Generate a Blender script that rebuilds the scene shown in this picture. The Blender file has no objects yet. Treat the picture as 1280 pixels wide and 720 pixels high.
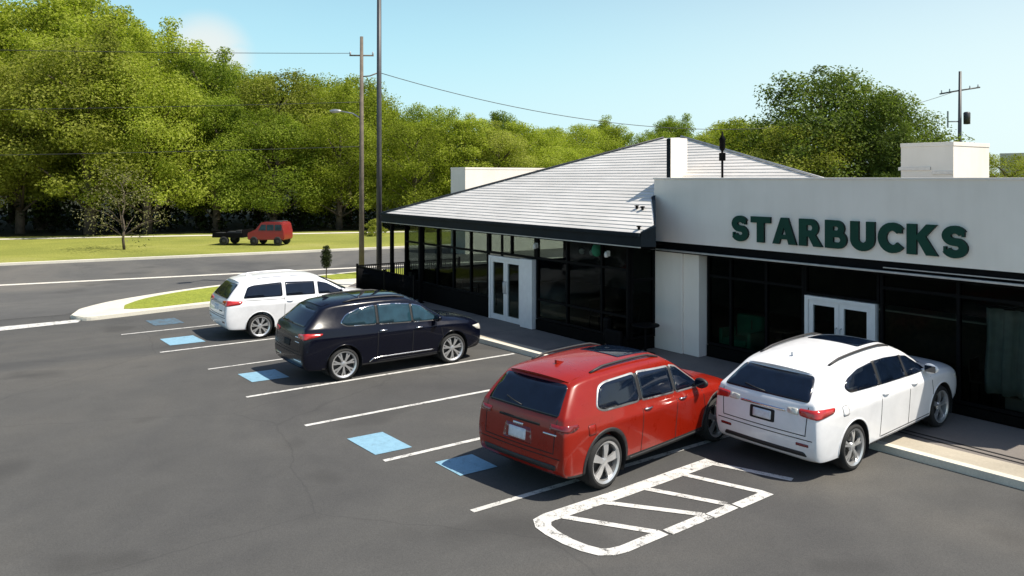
import bpy, bmesh, math, random
from mathutils import Vector, Matrix, geometry
from mathutils.bvhtree import BVHTree
R = math.radians
PI = math.pi
random.seed(7)
S = bpy.context.scene
COL = S.collection

# ------------------------------------------------------------------ helpers
def link(o, parent=None):
    COL.objects.link(o)
    if parent is not None:
        o.parent = parent
    return o

def wpos(o):
    p = Vector((0, 0, 0))
    while o is not None:
        p = p + o.location
        o = o.parent
    return p

def thing(name, label, cat, loc=(0, 0, 0), rz=0, group=None):
    o = bpy.data.objects.new(name, None)
    o.empty_display_size = .2
    link(o)
    o.location = loc
    o.rotation_euler = (0, 0, rz)
    tag(o, label, cat, group)
    return o

def tag(o, label, cat, group=None):
    o['label'] = label
    o['category'] = cat
    if group:
        o['group'] = group
    return o

def obj(name, bm, mats, parent=None, smooth=False, world=False, angle=None):
    """link a bmesh as one mesh object; world=True: bm is in world coordinates under an unrotated parent"""
    if world and parent is not None:
        bmesh.ops.translate(bm, verts=bm.verts, vec=-wpos(parent))
    me = bpy.data.meshes.new(name)
    bmesh.ops.recalc_face_normals(bm, faces=bm.faces)
    bm.to_mesh(me)
    bm.free()
    if not isinstance(mats, (list, tuple)):
        mats = [mats]
    for m in mats:
        me.materials.append(m)
    if smooth:
        for p in me.polygons:
            p.use_smooth = True
        if angle:
            try:
                me.set_sharp_from_angle(angle=R(angle))
            except Exception:
                pass
    return link(bpy.data.objects.new(name, me), parent)

def struct(name, bm, mats, smooth=False):
    o = obj(name, bm, mats, None, smooth)
    o['kind'] = 'structure'
    return o

def B():
    return bmesh.new()

def box(bm, x0, x1, y0, y1, z0, z1, bev=0, mi=0):
    x0, x1 = min(x0, x1), max(x0, x1); y0, y1 = min(y0, y1), max(y0, y1)
    t = bmesh.new()
    bmesh.ops.create_cube(t, size=1)
    for v in t.verts:
        v.co = Vector(((x0 + x1) / 2 + v.co.x * (x1 - x0), (y0 + y1) / 2 + v.co.y * (y1 - y0), (z0 + z1) / 2 + v.co.z * (z1 - z0)))
    if bev:
        bmesh.ops.bevel(t, geom=list(t.edges), offset=bev, segments=2, profile=.6, affect='EDGES')
    merge(bm, t, mi)
    return bm

def merge(bm, t, mi=0, mat=None):
    vm = {}
    for v in t.verts:
        vm[v] = bm.verts.new(mat @ v.co if mat else v.co)
    for f in t.faces:
        try:
            g = bm.faces.new([vm[v] for v in f.verts])
            g.material_index = mi
            g.smooth = f.smooth
        except ValueError:
            pass
    t.free()

def prism(bm, pts, z0, z1, mi=0):
    """vertical prism from a 2D outline; z0/z1 may be functions of (x, y)"""
    f0 = z0 if callable(z0) else (lambda x, y: z0)
    f1 = z1 if callable(z1) else (lambda x, y: z1)
    lo = [bm.verts.new((x, y, f0(x, y))) for x, y in pts]
    hi = [bm.verts.new((x, y, f1(x, y))) for x, y in pts]
    n = len(pts)
    fs = [bm.faces.new(hi), bm.faces.new(lo[::-1])]
    for i in range(n):
        fs.append(bm.faces.new((lo[i], lo[(i + 1) % n], hi[(i + 1) % n], hi[i])))
    for f in fs:
        f.material_index = mi
    return bm

def tube(bm, pts, r, seg=8, mi=0, caps=True):
    pts = [Vector(p) for p in pts]
    n = len(pts)
    rs = r if isinstance(r, (list, tuple)) else [r] * n
    rings = []
    up = None
    for i, p in enumerate(pts):
        d = (pts[min(i + 1, n - 1)] - pts[max(i - 1, 0)]).normalized()
        if up is None:
            up = d.orthogonal().normalized()
        a = (up - d * up.dot(d)).normalized()
        up = a
        b = d.cross(a)
        rings.append([bm.verts.new(p + (a * math.cos(t) + b * math.sin(t)) * rs[i]) for t in [2 * PI * k / seg for k in range(seg)]])
    for i in range(n - 1):
        for k in range(seg):
            f = bm.faces.new((rings[i][k], rings[i][(k + 1) % seg], rings[i + 1][(k + 1) % seg], rings[i + 1][k]))
            f.material_index = mi
            f.smooth = True
    if caps:
        for q in (rings[0][::-1], rings[-1]):
            f = bm.faces.new(q)
            f.material_index = mi
    return bm

def lathe(bm, prof, seg=32, axis='z', c=(0, 0, 0), mi=0, close=False):
    """prof: list of (r, h)"""
    c = Vector(c)
    rings = []
    for r, h in prof:
        ring = []
        for k in range(seg):
            a = 2 * PI * k / seg
            if axis == 'z':
                p = Vector((r * math.cos(a), r * math.sin(a), h))
            else:
                p = Vector((r * math.cos(a), h, r * math.sin(a)))
            ring.append(bm.verts.new(c + p))
        rings.append(ring)
    for i in range(len(rings) - 1):
        for k in range(seg):
            f = bm.faces.new((rings[i][k], rings[i][(k + 1) % seg], rings[i + 1][(k + 1) % seg], rings[i + 1][k]))
            f.material_index = mi
            f.smooth = True
    if close:
        f = bm.faces.new(rings[0]); f.material_index = mi
        f = bm.faces.new(rings[-1]); f.material_index = mi
    return bm

def ribbon2d(pts, w, closed=False):
    """outline of a flat stroke of width w along pts (2D)"""
    pts = [Vector((p[0], p[1])) for p in pts]
    n = len(pts)
    L, Rr = [], []
    for i, p in enumerate(pts):
        a = pts[max(i - 1, 0)]; b = pts[min(i + 1, n - 1)]
        d1 = (p - a).normalized() if (p - a).length > 1e-6 else (b - p).normalized()
        d2 = (b - p).normalized() if (b - p).length > 1e-6 else d1
        nrm = Vector((-(d1 + d2).y, (d1 + d2).x)).normalized()
        k = max(.5, nrm.dot(Vector((-d1.y, d1.x))))
        ww = (w[i] if isinstance(w, (list, tuple)) else w) / 2
        L.append(p + nrm * ww / k); Rr.append(p - nrm * ww / k)
    return L, Rr

def sheet(bm, pts, z, mi=0):
    f = bm.faces.new([bm.verts.new((p[0], p[1], z)) for p in pts])
    f.material_index = mi
    return bm

def stripe(bm, pts, w, z):
    L, Q = ribbon2d(pts, w)
    a = [bm.verts.new((p.x, p.y, z)) for p in L]
    b = [bm.verts.new((p.x, p.y, z)) for p in Q]
    for i in range(len(a) - 1):
        bm.faces.new((a[i], b[i], b[i + 1], a[i + 1]))
    return bm

def curve_pts(pts, n=8):
    """Catmull-Rom through the points"""
    P = [Vector(p) for p in pts]
    out = []
    for i in range(len(P) - 1):
        p0 = P[max(i - 1, 0)]; p1 = P[i]; p2 = P[i + 1]; p3 = P[min(i + 2, len(P) - 1)]
        for k in range(n):
            t = k / n
            out.append(.5 * ((2 * p1) + (p2 - p0) * t + (2 * p0 - 5 * p1 + 4 * p2 - p3) * t * t + (3 * p1 - p0 - 3 * p2 + p3) * t ** 3))
    out.append(P[-1])
    return out

def copy_tree(o, parent=None):
    c = o.copy()
    COL.objects.link(c)
    c.parent = parent
    for ch in list(o.children):
        copy_tree(ch, c)
    return c

# ------------------------------------------------------------------ materials
class N:
    def __init__(s, name):
        s.m = bpy.data.materials.new(name)
        s.m.use_nodes = True
        s.t = s.m.node_tree
        s.b = s.t.nodes['Principled BSDF']
    def n(s, typ, **kw):
        x = s.t.nodes.new(typ)
        for k, v in kw.items():
            if k in x.inputs:
                x.inputs[k].default_value = v
            else:
                setattr(x, k, v)
        return x
    def l(s, a, b):
        s.t.links.new(a, b)
    def noise(s, scale, detail=4, rough=.55, dist=0, coord='Object', stretch=None):
        if coord == 'World':
            src = s.n('ShaderNodeNewGeometry').outputs['Position']
        else:
            src = s.n('ShaderNodeTexCoord').outputs[coord]
        if stretch:
            mp = s.n('ShaderNodeMapping')
            mp.inputs['Scale'].default_value = stretch
            s.l(src, mp.inputs[0]); src = mp.outputs[0]
        q = s.n('ShaderNodeTexNoise')
        q.inputs['Scale'].default_value = scale
        q.inputs['Detail'].default_value = detail
        q.inputs['Roughness'].default_value = rough
        q.inputs['Distortion'].default_value = dist
        s.l(src, q.inputs['Vector'])
        return q.outputs['Fac']
    def ramp(s, fac, stops):
        r = s.n('ShaderNodeValToRGB')
        e = r.color_ramp.elements
        while len(e) < len(stops):
            e.new(.5)
        for x, (p, c) in zip(e, stops):
            x.position = p
            x.color = (*c, 1) if len(c) == 3 else c
        s.l(fac, r.inputs[0])
        return r.outputs[0]
    def mix(s, fac, a, b, mode='MIX'):
        q = s.n('ShaderNodeMix', data_type='RGBA', blend_type=mode)
        for v, k in ((fac, 0), (a, 6), (b, 7)):
            if hasattr(v, 'is_linked') or hasattr(v, 'node'):
                s.l(v, q.inputs[k])
            else:
                q.inputs[k].default_value = v if k == 0 else ((*v, 1) if len(v) == 3 else v)
        return q.outputs[2]
    def bump(s, h, strength=.3, dist=.01):
        q = s.n('ShaderNodeBump')
        q.inputs['Strength'].default_value = strength
        q.inputs['Distance'].default_value = dist
        s.l(h, q.inputs['Height'])
        s.l(q.outputs[0], s.b.inputs['Normal'])

def mat(name, col, rough=.6, metal=0, var=.12, scale=6, coat=0, spec=.5, bump=0, emit=None):
    k = N(name)
    f = k.noise(scale, 4)
    lo = tuple(c * (1 - var) for c in col); hi = tuple(min(1, c * (1 + var)) for c in col)
    k.l(k.ramp(f, [(.3, lo), (.7, hi)]), k.b.inputs['Base Color'])
    k.b.inputs['Roughness'].default_value = rough
    k.b.inputs['Metallic'].default_value = metal
    k.b.inputs['Specular IOR Level'].default_value = spec
    if coat:
        k.b.inputs['Coat Weight'].default_value = coat
        k.b.inputs['Coat Roughness'].default_value = .04
    if bump:
        k.bump(k.noise(scale * 8, 3), .3, bump)
    return k.m

def m_asphalt(name, base, warm=0):
    k = N(name)
    fine = k.noise(55, 3, .7, coord='World')
    med = k.noise(1.1, 5, .6, .4, coord='World')
    big = k.noise(.11, 4, .55, 1.2, coord='World')
    b = base
    c1 = k.ramp(big, [(.32, (b * .70, b * .70, b * .71)), (.48, (b * .95, b * .94, b * .91)), (.64, (b * 1.26, b * 1.20, b * 1.10))])
    c2 = k.mix(.55, c1, k.ramp(med, [(.2, (.78, .78, .78)), (.8, (1.2, 1.19, 1.17))]), 'MULTIPLY')
    c3 = k.mix(.7, c2, k.ramp(fine, [(.3, (.72, .72, .72)), (.72, (1.35, 1.34, 1.32))]), 'MULTIPLY')
    # faded tyre tracks along the aisle and oil spots
    oil = k.noise(.55, 2, .4, .2, coord='World')
    c4 = k.mix(k.ramp(oil, [(.60, (0, 0, 0)), (.70, (.45, .45, .45))]), c3, (b * .45, b * .44, b * .42))
    # hairline cracks
    geo = k.n('ShaderNodeNewGeometry')
    nz = k.n('ShaderNodeTexNoise'); nz.inputs['Scale'].default_value = .9; nz.inputs['Detail'].default_value = 5
    k.l(geo.outputs['Position'], nz.inputs['Vector'])
    ad = k.mix(.45, geo.outputs['Position'], nz.outputs['Color'], 'ADD')
    vo = k.n('ShaderNodeTexVoronoi', feature='DISTANCE_TO_EDGE'); vo.inputs['Scale'].default_value = .17
    k.l(ad, vo.inputs['Vector'])
    cr = k.ramp(vo.outputs['Distance'], [(.0, (.3, .3, .3)), (.003, (0, 0, 0))])
    c5 = k.mix(cr, c4, (b * .4, b * .4, b * .4))
    k.l(c5, k.b.inputs['Base Color'])
    k.b.inputs['Roughness'].default_value = .86
    k.b.inputs['Specular IOR Level'].default_value = .3
    k.bump(fine, .5, .006)
    return k.m

def m_grass(name, a, b, c):
    k = N(name)
    big = k.noise(.16, 4, .6, .5, coord='World')
    fine = k.noise(9, 4, .75, coord='World', stretch=(1, 1, .3))
    c1 = k.ramp(big, [(.3, a), (.55, b), (.75, c)])
    c2 = k.mix(.75, c1, k.ramp(fine, [(.28, (.45, .5, .4)), (.7, (1.45, 1.4, 1.2))]), 'MULTIPLY')
    k.l(c2, k.b.inputs['Base Color'])
    k.b.inputs['Roughness'].default_value = .9
    k.b.inputs['Specular IOR Level'].default_value = .15
    k.bump(fine, .8, .05)
    return k.m

def m_concrete(name, col, joints=0):
    k = N(name)
    big = k.noise(.8, 5, .6, .3, coord='World')
    fine = k.noise(30, 3, .7, coord='World')
    c1 = k.ramp(big, [(.25, tuple(x * .78 for x in col)), (.5, col), (.75, tuple(min(1, x * 1.12) for x in col))])
    c2 = k.mix(.4, c1, k.ramp(fine, [(.3, (.78, .78, .78)), (.7, (1.2, 1.2, 1.2))]), 'MULTIPLY')
    k.l(c2, k.b.inputs['Base Color'])
    k.b.inputs['Roughness'].default_value = .88
    k.bump(fine, .35, .004)
    return k.m

def m_paint(name, col, wear=.5):
    """worn road paint: gaps show the asphalt"""
    k = N(name)
    f = k.noise(7, 6, .72, .3, coord='World')
    g = k.noise(60, 2, .6, coord='World')
    w = k.mix(.35, f, g)
    c = k.ramp(w, [(.36 + (wear - .5) * .2, (.075, .073, .07)), (.45 + (wear - .5) * .2, tuple(x * .82 for x in col)), (.62, col)])
    k.l(c, k.b.inputs['Base Color'])
    k.b.inputs['Roughness'].default_value = .75
    return k.m

def m_glass(name, tint=(.55, .62, .6), refl=1.0, ior=1.5):
    k = N(name)
    tr = k.n('ShaderNodeBsdfTransparent'); tr.inputs[0].default_value = (*tint, 1)
    gl = k.n('ShaderNodeBsdfGlossy'); gl.inputs['Roughness'].default_value = .05
    gl.inputs[0].default_value = (.9 * refl, .95 * refl, refl, 1)
    fr = k.n('ShaderNodeFresnel'); fr.inputs[0].default_value = ior
    bp = k.n('ShaderNodeBump'); bp.inputs['Strength'].default_value = .12; bp.inputs['Distance'].default_value = .05
    k.l(k.noise(.9, 2), bp.inputs['Height'])
    k.l(bp.outputs[0], gl.inputs['Normal'])
    mx = k.n('ShaderNodeMixShader')
    k.l(fr.outputs[0], mx.inputs[0]); k.l(tr.outputs[0], mx.inputs[1]); k.l(gl.outputs[0], mx.inputs[2])
    k.l(mx.outputs[0], k.t.nodes['Material Output'].inputs[0])
    return k.m

def m_carpaint(name, col, metal=.0, rough=.32, coat=.7, spec=.5):
    k = N(name)
    k.b.inputs['Specular IOR Level'].default_value = spec
    fl = k.noise(700, 1)
    dirt = k.noise(3.5, 5, .65, .3)
    c = k.ramp(dirt, [(.3, tuple(x * .9 for x in col)), (.65, col)])
    k.l(c, k.b.inputs['Base Color'])
    k.b.inputs['Metallic'].default_value = metal
    k.b.inputs['Roughness'].default_value = rough
    k.b.inputs['Coat Weight'].default_value = coat
    k.b.inputs['Coat Roughness'].default_value = .035
    k.l(k.ramp(dirt, [(.3, (rough * .8,) * 3), (.75, (rough * 1.3,) * 3)]), k.b.inputs['Roughness'])
    return k.m

def m_leaf(name, a, b, c, trans=.35):
    if b[1] > .2:
        a, b, c = [tuple(min(.5, x * 1.14) for x in q) for q in (a, b, c)]
    """a dark, b mid, c light; varies per tree, per clump and per leaf"""
    k = N(name)
    oi = k.n('ShaderNodeObjectInfo')
    geo = k.n('ShaderNodeNewGeometry')
    cl = k.noise(.55, 2, .5, coord='World')
    r1 = k.n('ShaderNodeMath', operation='ADD'); k.l(cl, r1.inputs[0])
    r2 = k.n('ShaderNodeMath', operation='MULTIPLY_ADD'); r2.inputs[1].default_value = .3; r2.inputs[2].default_value = -.15
    k.l(oi.outputs['Random'], r2.inputs[0]); k.l(r2.outputs[0], r1.inputs[1])
    r3 = k.n('ShaderNodeMath', operation='MULTIPLY_ADD'); r3.inputs[1].default_value = .34; r3.inputs[2].default_value = -.17
    k.l(geo.outputs['Random Per Island'], r3.inputs[0])
    r4 = k.n('ShaderNodeMath', operation='ADD'); k.l(r1.outputs[0], r4.inputs[0]); k.l(r3.outputs[0], r4.inputs[1])
    col = k.ramp(r4.outputs[0], [(.25, a), (.5, b), (.78, c)])
    k.l(col, k.b.inputs['Base Color'])
    k.b.inputs['Roughness'].default_value = .55
    k.b.inputs['Specular IOR Level'].default_value = .12
    tl = k.n('ShaderNodeBsdfTranslucent')
    tcol = k.mix(1.0, col, (1.0, 1.15, .5), 'MULTIPLY')
    k.l(tcol, tl.inputs[0])
    mx = k.n('ShaderNodeMixShader'); mx.inputs[0].default_value = trans
    k.l(k.b.outputs[0], mx.inputs[1]); k.l(tl.outputs[0], mx.inputs[2])
    k.l(mx.outputs[0], k.t.nodes['Material Output'].inputs[0])
    return k.m

M = {}
M['asphalt'] = m_asphalt('asphalt', .077)
M['road'] = m_asphalt('road_asphalt', .102)
M['grass'] = m_grass('mown_grass', (.17, .19, .045), (.24, .25, .06), (.31, .30, .11))
M['grass_lawn'] = m_grass('island_grass', (.19, .23, .04), (.26, .29, .05), (.32, .32, .09))
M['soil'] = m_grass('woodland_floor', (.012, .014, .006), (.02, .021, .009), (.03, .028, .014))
M['concrete'] = m_concrete('pale_concrete', (.40, .355, .28))
M['kerb'] = m_concrete('kerb_concrete', (.58, .55, .47))
M['paving'] = m_concrete('shade_dark_paving', (.17, .15, .135))  # darkened so the porch shade sits in the paving colour
M['line'] = m_paint('white_road_paint', (.63, .62, .59), .62)
M['line_worn'] = m_paint('worn_white_road_paint', (.58, .57, .54), .62)
M['bluepaint'] = m_paint('blue_bay_paint', (.22, .40, .52), .32)
M['blueworn'] = m_paint('worn_blue_bay_paint', (.09, .16, .22), .8)
M['roadline'] = m_paint('cream_road_paint', (.72, .68, .60), .4)
def m_stucco(name, col):
    k = N(name)
    st = k.noise(2.2, 5, .6, coord='World', stretch=(1, 1, .12))
    bl = k.noise(.7, 4, .55, coord='World')
    c = k.mix(.35, col, k.ramp(st, [(.3, (.86, .85, .83)), (.55, (1, 1, 1))]), 'MULTIPLY')
    c = k.mix(.8, c, k.ramp(bl, [(.3, (.92, .915, .90)), (.65, (1.03, 1.03, 1.03))]), 'MULTIPLY')
    k.l(c, k.b.inputs['Base Color']); k.b.inputs['Roughness'].default_value = .88
    k.bump(k.noise(45, 3, .6, coord='World'), .3, .003)
    return k.m
M['stucco'] = m_stucco('white_stucco', (.84, .775, .70))
M['stuccowarm'] = m_stucco('warm_white_stucco', (.84, .765, .69))
M['white'] = mat('white_painted_metal', (.72, .71, .70), .45, var=.05)
M['blackmetal'] = mat('black_metal', (.004, .004, .0045), .65, var=.3, spec=.08)
M['fascia'] = mat('dark_teal_fascia', (.005, .010, .015), .55, var=.25, scale=3, spec=.15)
M['darkwall'] = mat('dark_wall_panel', (.004, .004, .0038), .75, var=.3, spec=.06)
M['alu'] = mat('aluminium_strip', (.42, .42, .42), .4, .7)
M['glass'] = m_glass('window_glass', (.62, .66, .64), .65, 1.11)
M['green'] = mat('dark_green_letter', (.004, .045, .029), .5, var=.12, scale=2, spec=.2)
M['letterside'] = mat('black_green_return', (.003, .012, .009), .5, spec=.2)
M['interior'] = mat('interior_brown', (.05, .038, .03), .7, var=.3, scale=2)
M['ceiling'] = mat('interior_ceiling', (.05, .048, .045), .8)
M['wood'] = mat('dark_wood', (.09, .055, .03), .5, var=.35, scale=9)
M['blackplastic'] = mat('black_plastic', (.016, .016, .017), .55, var=.2)
M['greenfabric'] = mat('green_fabric', (.03, .20, .11), .8)
M['curtain'] = mat('pale_reflection_curtain', (.50, .55, .53), .8, var=.12)  # pale tone of a reflection in the shop window
M['bark'] = mat('bark', (.085, .065, .048), .9, var=.35, scale=5, bump=.02)
M['polewood'] = mat('weathered_pole_wood', (.13, .105, .082), .85, var=.25, scale=4)
M['polegrey'] = mat('dark_grey_pole_paint', (.045, .046, .05), .45, var=.2)
M['wire'] = mat('cable', (.03, .03, .03), .6)
M['tyre'] = mat('tyre_rubber', (.014, .014, .014), .82, var=.2, scale=20)
M['rim'] = mat('alloy', (.62, .62, .62), .32, .75, var=.06)
M['rimdark'] = mat('brake_dark', (.02, .02, .02), .6)
M['chrome'] = mat('chrome', (.72, .72, .72), .14, 1.0, var=.03)
M['carglass'] = mat('tinted_car_glass', (.004, .008, .018), .04, var=.2, spec=.5)
M['carglasslight'] = mat('light_tinted_car_glass', (.014, .04, .055), .03, var=.4, scale=3, spec=.55)
M['gap'] = mat('panel_gap', (.008, .008, .008), .8)
M['tail'] = mat('tail_lamp_red', (.42, .018, .014), .12, var=.2, scale=18, coat=.9)
M['taildark'] = mat('smoked_red_lamp', (.16, .008, .008), .1, var=.25, scale=18, coat=.9)
M['lampclear'] = mat('clear_lamp', (.60, .58, .52), .1, var=.2, scale=18, coat=.9)
M['plate'] = mat('plate_white', (.62, .63, .66), .4, var=.12, scale=14)
M['red'] = m_carpaint('red_car_paint', (.245, .0105, .003), 0, .3, .45, .25)
M['carwhite'] = m_carpaint('white_car_paint', (.78, .78, .79), 0, .35)
M['carblack'] = m_carpaint('midnight_car_paint', (.0022, .003, .009), 0, .22, .22, .3)
M['truckred'] = m_carpaint('truck_red_paint', (.22, .012, .014), 0, .45, .3)
M['leaf_spring'] = m_leaf('spring_leaf', (.13, .155, .018), (.265, .305, .032), (.39, .42, .08), .5)
M['leaf_green'] = m_leaf('green_leaf', (.09, .13, .018), (.20, .25, .03), (.31, .36, .06), .5)
M['leaf_dark'] = m_leaf('dark_leaf', (.075, .105, .022), (.15, .20, .036), (.25, .29, .065), .42)
M['leaf_olive'] = m_leaf('olive_leaf', (.14, .155, .024), (.26, .28, .045), (.38, .385, .10), .5)
M['twig'] = m_leaf('brown_twig_leaf', (.08, .08, .035), (.15, .145, .062), (.22, .21, .10), .3)
M['leaf_shade'] = m_leaf('shaded_understorey_leaf', (.008, .013, .004), (.016, .024, .006), (.03, .042, .010), .15)  # near black: shade under the crowns put into the leaf colour

# ------------------------------------------------------------------ the setting
def rowdir(x, x0=11.88, y0=46.75, s=-.1487):
    return y0 + (x - x0) * s

bm = B(); sheet(bm, [(-400, -400), (900, -400), (900, 900), (-400, 900)], 0)
struct('ground', bm, M['grass'])
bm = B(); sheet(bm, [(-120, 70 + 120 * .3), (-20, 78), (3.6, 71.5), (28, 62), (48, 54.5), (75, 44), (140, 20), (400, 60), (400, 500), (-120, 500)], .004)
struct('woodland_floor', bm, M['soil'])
bm = B(); sheet(bm, [(-90, -60), (40, -60), (40, 34.3), (17, 34.3), (12, 33.6), (8.2, 32.8), (5, 31.2), (2.5, 31.5), (-6, 40), (-90, 44)], .006)
struct('parking_lot', bm, M['asphalt'])
# the road runs past behind the lot
bm = B()
sheet(bm, [(-150, rowdir(-150)), (-150, 30), (-4, 30), (3.4, 29.6), (5, 31.25), (8.2, 32.85), (12, 33.65), (17, 34.2), (45, 30.6), (220, 5), (220, rowdir(220))], .011)
struct('road', bm, M['road'])
bm = B(); stripe(bm, [(x, rowdir(x) - .05) for x in range(-150, 221, 5)], .34, 0)
r = bmesh.ops.extrude_face_region(bm, geom=list(bm.faces))
bmesh.ops.translate(bm, verts=[v for v in r['geom'] if isinstance(v, bmesh.types.BMVert)], vec=(0, 0, .13))
struct('road_kerb', bm, M['kerb'])
bm = B(); stripe(bm, [(-60, 88.5), (-20, 74.6), (3.6, 68.6), (28, 59.6), (48, 52.0), (75, 41.5), (140, 18)], 1.1, .02)
struct('gravel_path', bm, M['kerb'])
bm = B(); stripe(bm, [(x, 39.3 + (x - 1.8) * -.19) for x in range(-150, 221, 5)], .42, .017)
struct('road_centre_line', bm, M['roadline'])
bm = B(); sheet(bm, [(-14, 26.4), (1.4, 27.55), (3.55, 27.75), (3.75, 28.3), (1.5, 28.3), (-14, 27.3)], .016)
struct('driveway_line', bm, M['line'])

# planted island at the mouth of the lot: kerb ring, concrete nose, grass
outer = curve_pts([(3.15, 28.55, 0), (3.5, 27.75, 0), (4.6, 27.85, 0), (7.5, 28.3, 0), (12.4, 28.6, 0)], 6) + \
        curve_pts([(17.2, 34.15, 0), (12, 33.55, 0), (8.2, 32.7, 0), (5, 31.1, 0), (3.5, 29.6, 0)], 6)
outer = [(p.x + .32, p.y + .2) for p in outer]
bm = B(); prism(bm, outer, 0.0, .12)
bmesh.ops.bevel(bm, geom=[e for e in bm.edges if all(abs(v.co.z - .12) < .001 for v in e.verts)], offset=.03, segments=2, affect='EDGES')
struct('island_kerb', bm, M['kerb'])
gr = curve_pts([(4.75, 28.75, 0), (5.5, 28.45, 0), (7.5, 28.75, 0), (12.6, 29.1, 0)], 6) + \
     curve_pts([(13.2, 33.2, 0), (12, 33.1, 0), (8.3, 32.2, 0), (6.0, 30.9, 0), (4.9, 29.5, 0)], 6)
bm = B(); prism(bm, [(p.x + .32, p.y + .2) for p in gr], .10, .145)
struct('island_grass', bm, M['grass_lawn'])
bm = B(); prism(bm, [(13.75, 32.0), (14.9, 31.75), (18.4, 31.75), (18.2, 33.9), (16, 33.75), (13.75, 33.4)], .10, .15)
struct('verge_grass', bm, M['grass_lawn'])

# pavement in front of the shop, with a kerb of its own
def kx(y):                       # kerb line
    return 12.64 - (y - 4.85) * .052
ys = [-12, -6, 0, 3, 6, 9, 12, 15, 18, 21, 24, 27, 29.5]
bm = B(); prism(bm, [(kx(y) + .16, y) for y in ys] + [(13.4, 31.6), (24, 31.6), (24, -12)], 0, .1165)
struct('pavement', bm, M['paving'])
bm = B()
L = [(kx(y), y) for y in ys]; Q = [(kx(y) + .157, y) for y in ys]
prism(bm, L + Q[::-1], 0, .128)
bmesh.ops.bevel(bm, geom=[e for e in bm.edges if all(abs(v.co.z - .128) < .001 for v in e.verts)], offset=.025, segments=2, affect='EDGES')
struct('pavement_kerb', bm, M['kerb'])
bm = B(); q = [13.36 - (y - 5) * .080 for y in ys]
prism(bm, [(kx(y) + .16, y) for y in ys] + [(a, y) for a, y in zip(q, ys)][::-1], .05, .1205)
struct('pavement_sunlit_strip', bm, M['concrete'])  # paler strip paints the sunlit edge of the pavement
bm = B()
for dx in (0.0, .17):
    stripe(bm, [(13.46 + dx - (y - 5) * .02, y) for y in (-12, 0, 6, 9, 13)], .045, .124)
struct('pavement_drain_slot', bm, M['gap'])
bm = B()
for y in [-9, -6, -3, 0, 3, 7.9, 10.5, 13.2, 15.8, 18.4, 21, 23.6, 26.2]:
    stripe(bm, [(kx(y) + .17, y), (14.0, y)], .015, .123)
struct('pavement_joint', bm, M['gap'])

# painted bays
bay = [(8.93, 5.83), (11.34, 5.74), (13.79, 5.40), (16.29, 5.13), (19.18, 5.15), (21.76, 4.65), (24.87, 4.28)]
for i, (y, x0) in enumerate(bay):
    bm = B(); stripe(bm, [(x0, y), (8, y), (kx(y) - .12, y)], .105 if i not in (4,) else .08, .013)
    struct('bay_line', bm, M['line'] if i in (1, 2, 3, 5) else M['line_worn'])
for pts, w in (([(5.40, 12.32), (6.06, 12.29), (6.10, 11.29), (5.44, 11.31)], 0),
               ([(6.05, 10.46), (6.72, 10.42), (6.74, 9.72), (6.07, 9.74)], 0),
               ([(5.26, 17.95), (6.10, 17.90), (6.12, 17.0), (5.30, 17.05)], 0),
               ([(4.72, 23.2), (5.6, 23.2), (5.66, 22.12), (4.75, 22.14)], 0),
               ([(5.0, 26.5), (5.85, 26.5), (5.9, 25.4), (5.05, 25.4)], 1)):
    bm = B(); sheet(bm, [(a + .31, b + .35) for a, b in pts], .014)
    struct('blue_bay_marking', bm, M['blueworn'] if w else M['bluepaint'])
# hatched no-parking box
bm = B()
stripe(bm, [(6.28, 7.735), (7.6, 7.75), (9.65, 7.84)], .25, .013)
stripe(bm, [(6.30, 7.745), (6.12, 7.70), (6.03, 7.56), (6.00, 7.35), (6.01, 7.05), (6.06, 6.80), (6.14, 6.62), (6.27, 6.53), (6.45, 6.50)], [.24, .23, .21, .19, .18, .18, .18, .18, .17], .0135)
stripe(bm, [(9.5, 7.93), (9.75, 7.3), (10.0, 6.62)], .13, .0135)
for a, b in ((6.42, 7.15), (7.2, 8.02), (8.0, 8.52), (8.56, 9.3)):
    stripe(bm, [(a, 6.50), (b, 6.53)], .17, .014)
for a, b in (((6.42, 7.63), (7.08, 6.60)), ((7.18, 7.65), (7.96, 6.60)), ((7.98, 7.68), (8.50, 6.62)), ((8.85, 7.7), (9.24, 6.6))):
    stripe(bm, [a, b], .12, .0145)
bmesh.ops.translate(bm, verts=bm.verts, vec=(.29, .44, 0))
struct('hatched_bay_marking', bm, M['line'])

# ------------------------------------------------------------------ the shop
shop = thing('cafe_building', 'single storey white and black cafe with a hipped pale metal roof and glass shopfront', 'building', (15, 14, .12))
def part(name, bm, mats, parent=None, **kw):
    return obj(name, bm, mats, parent or shop, world=True, **kw)

ZF = .12
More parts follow.
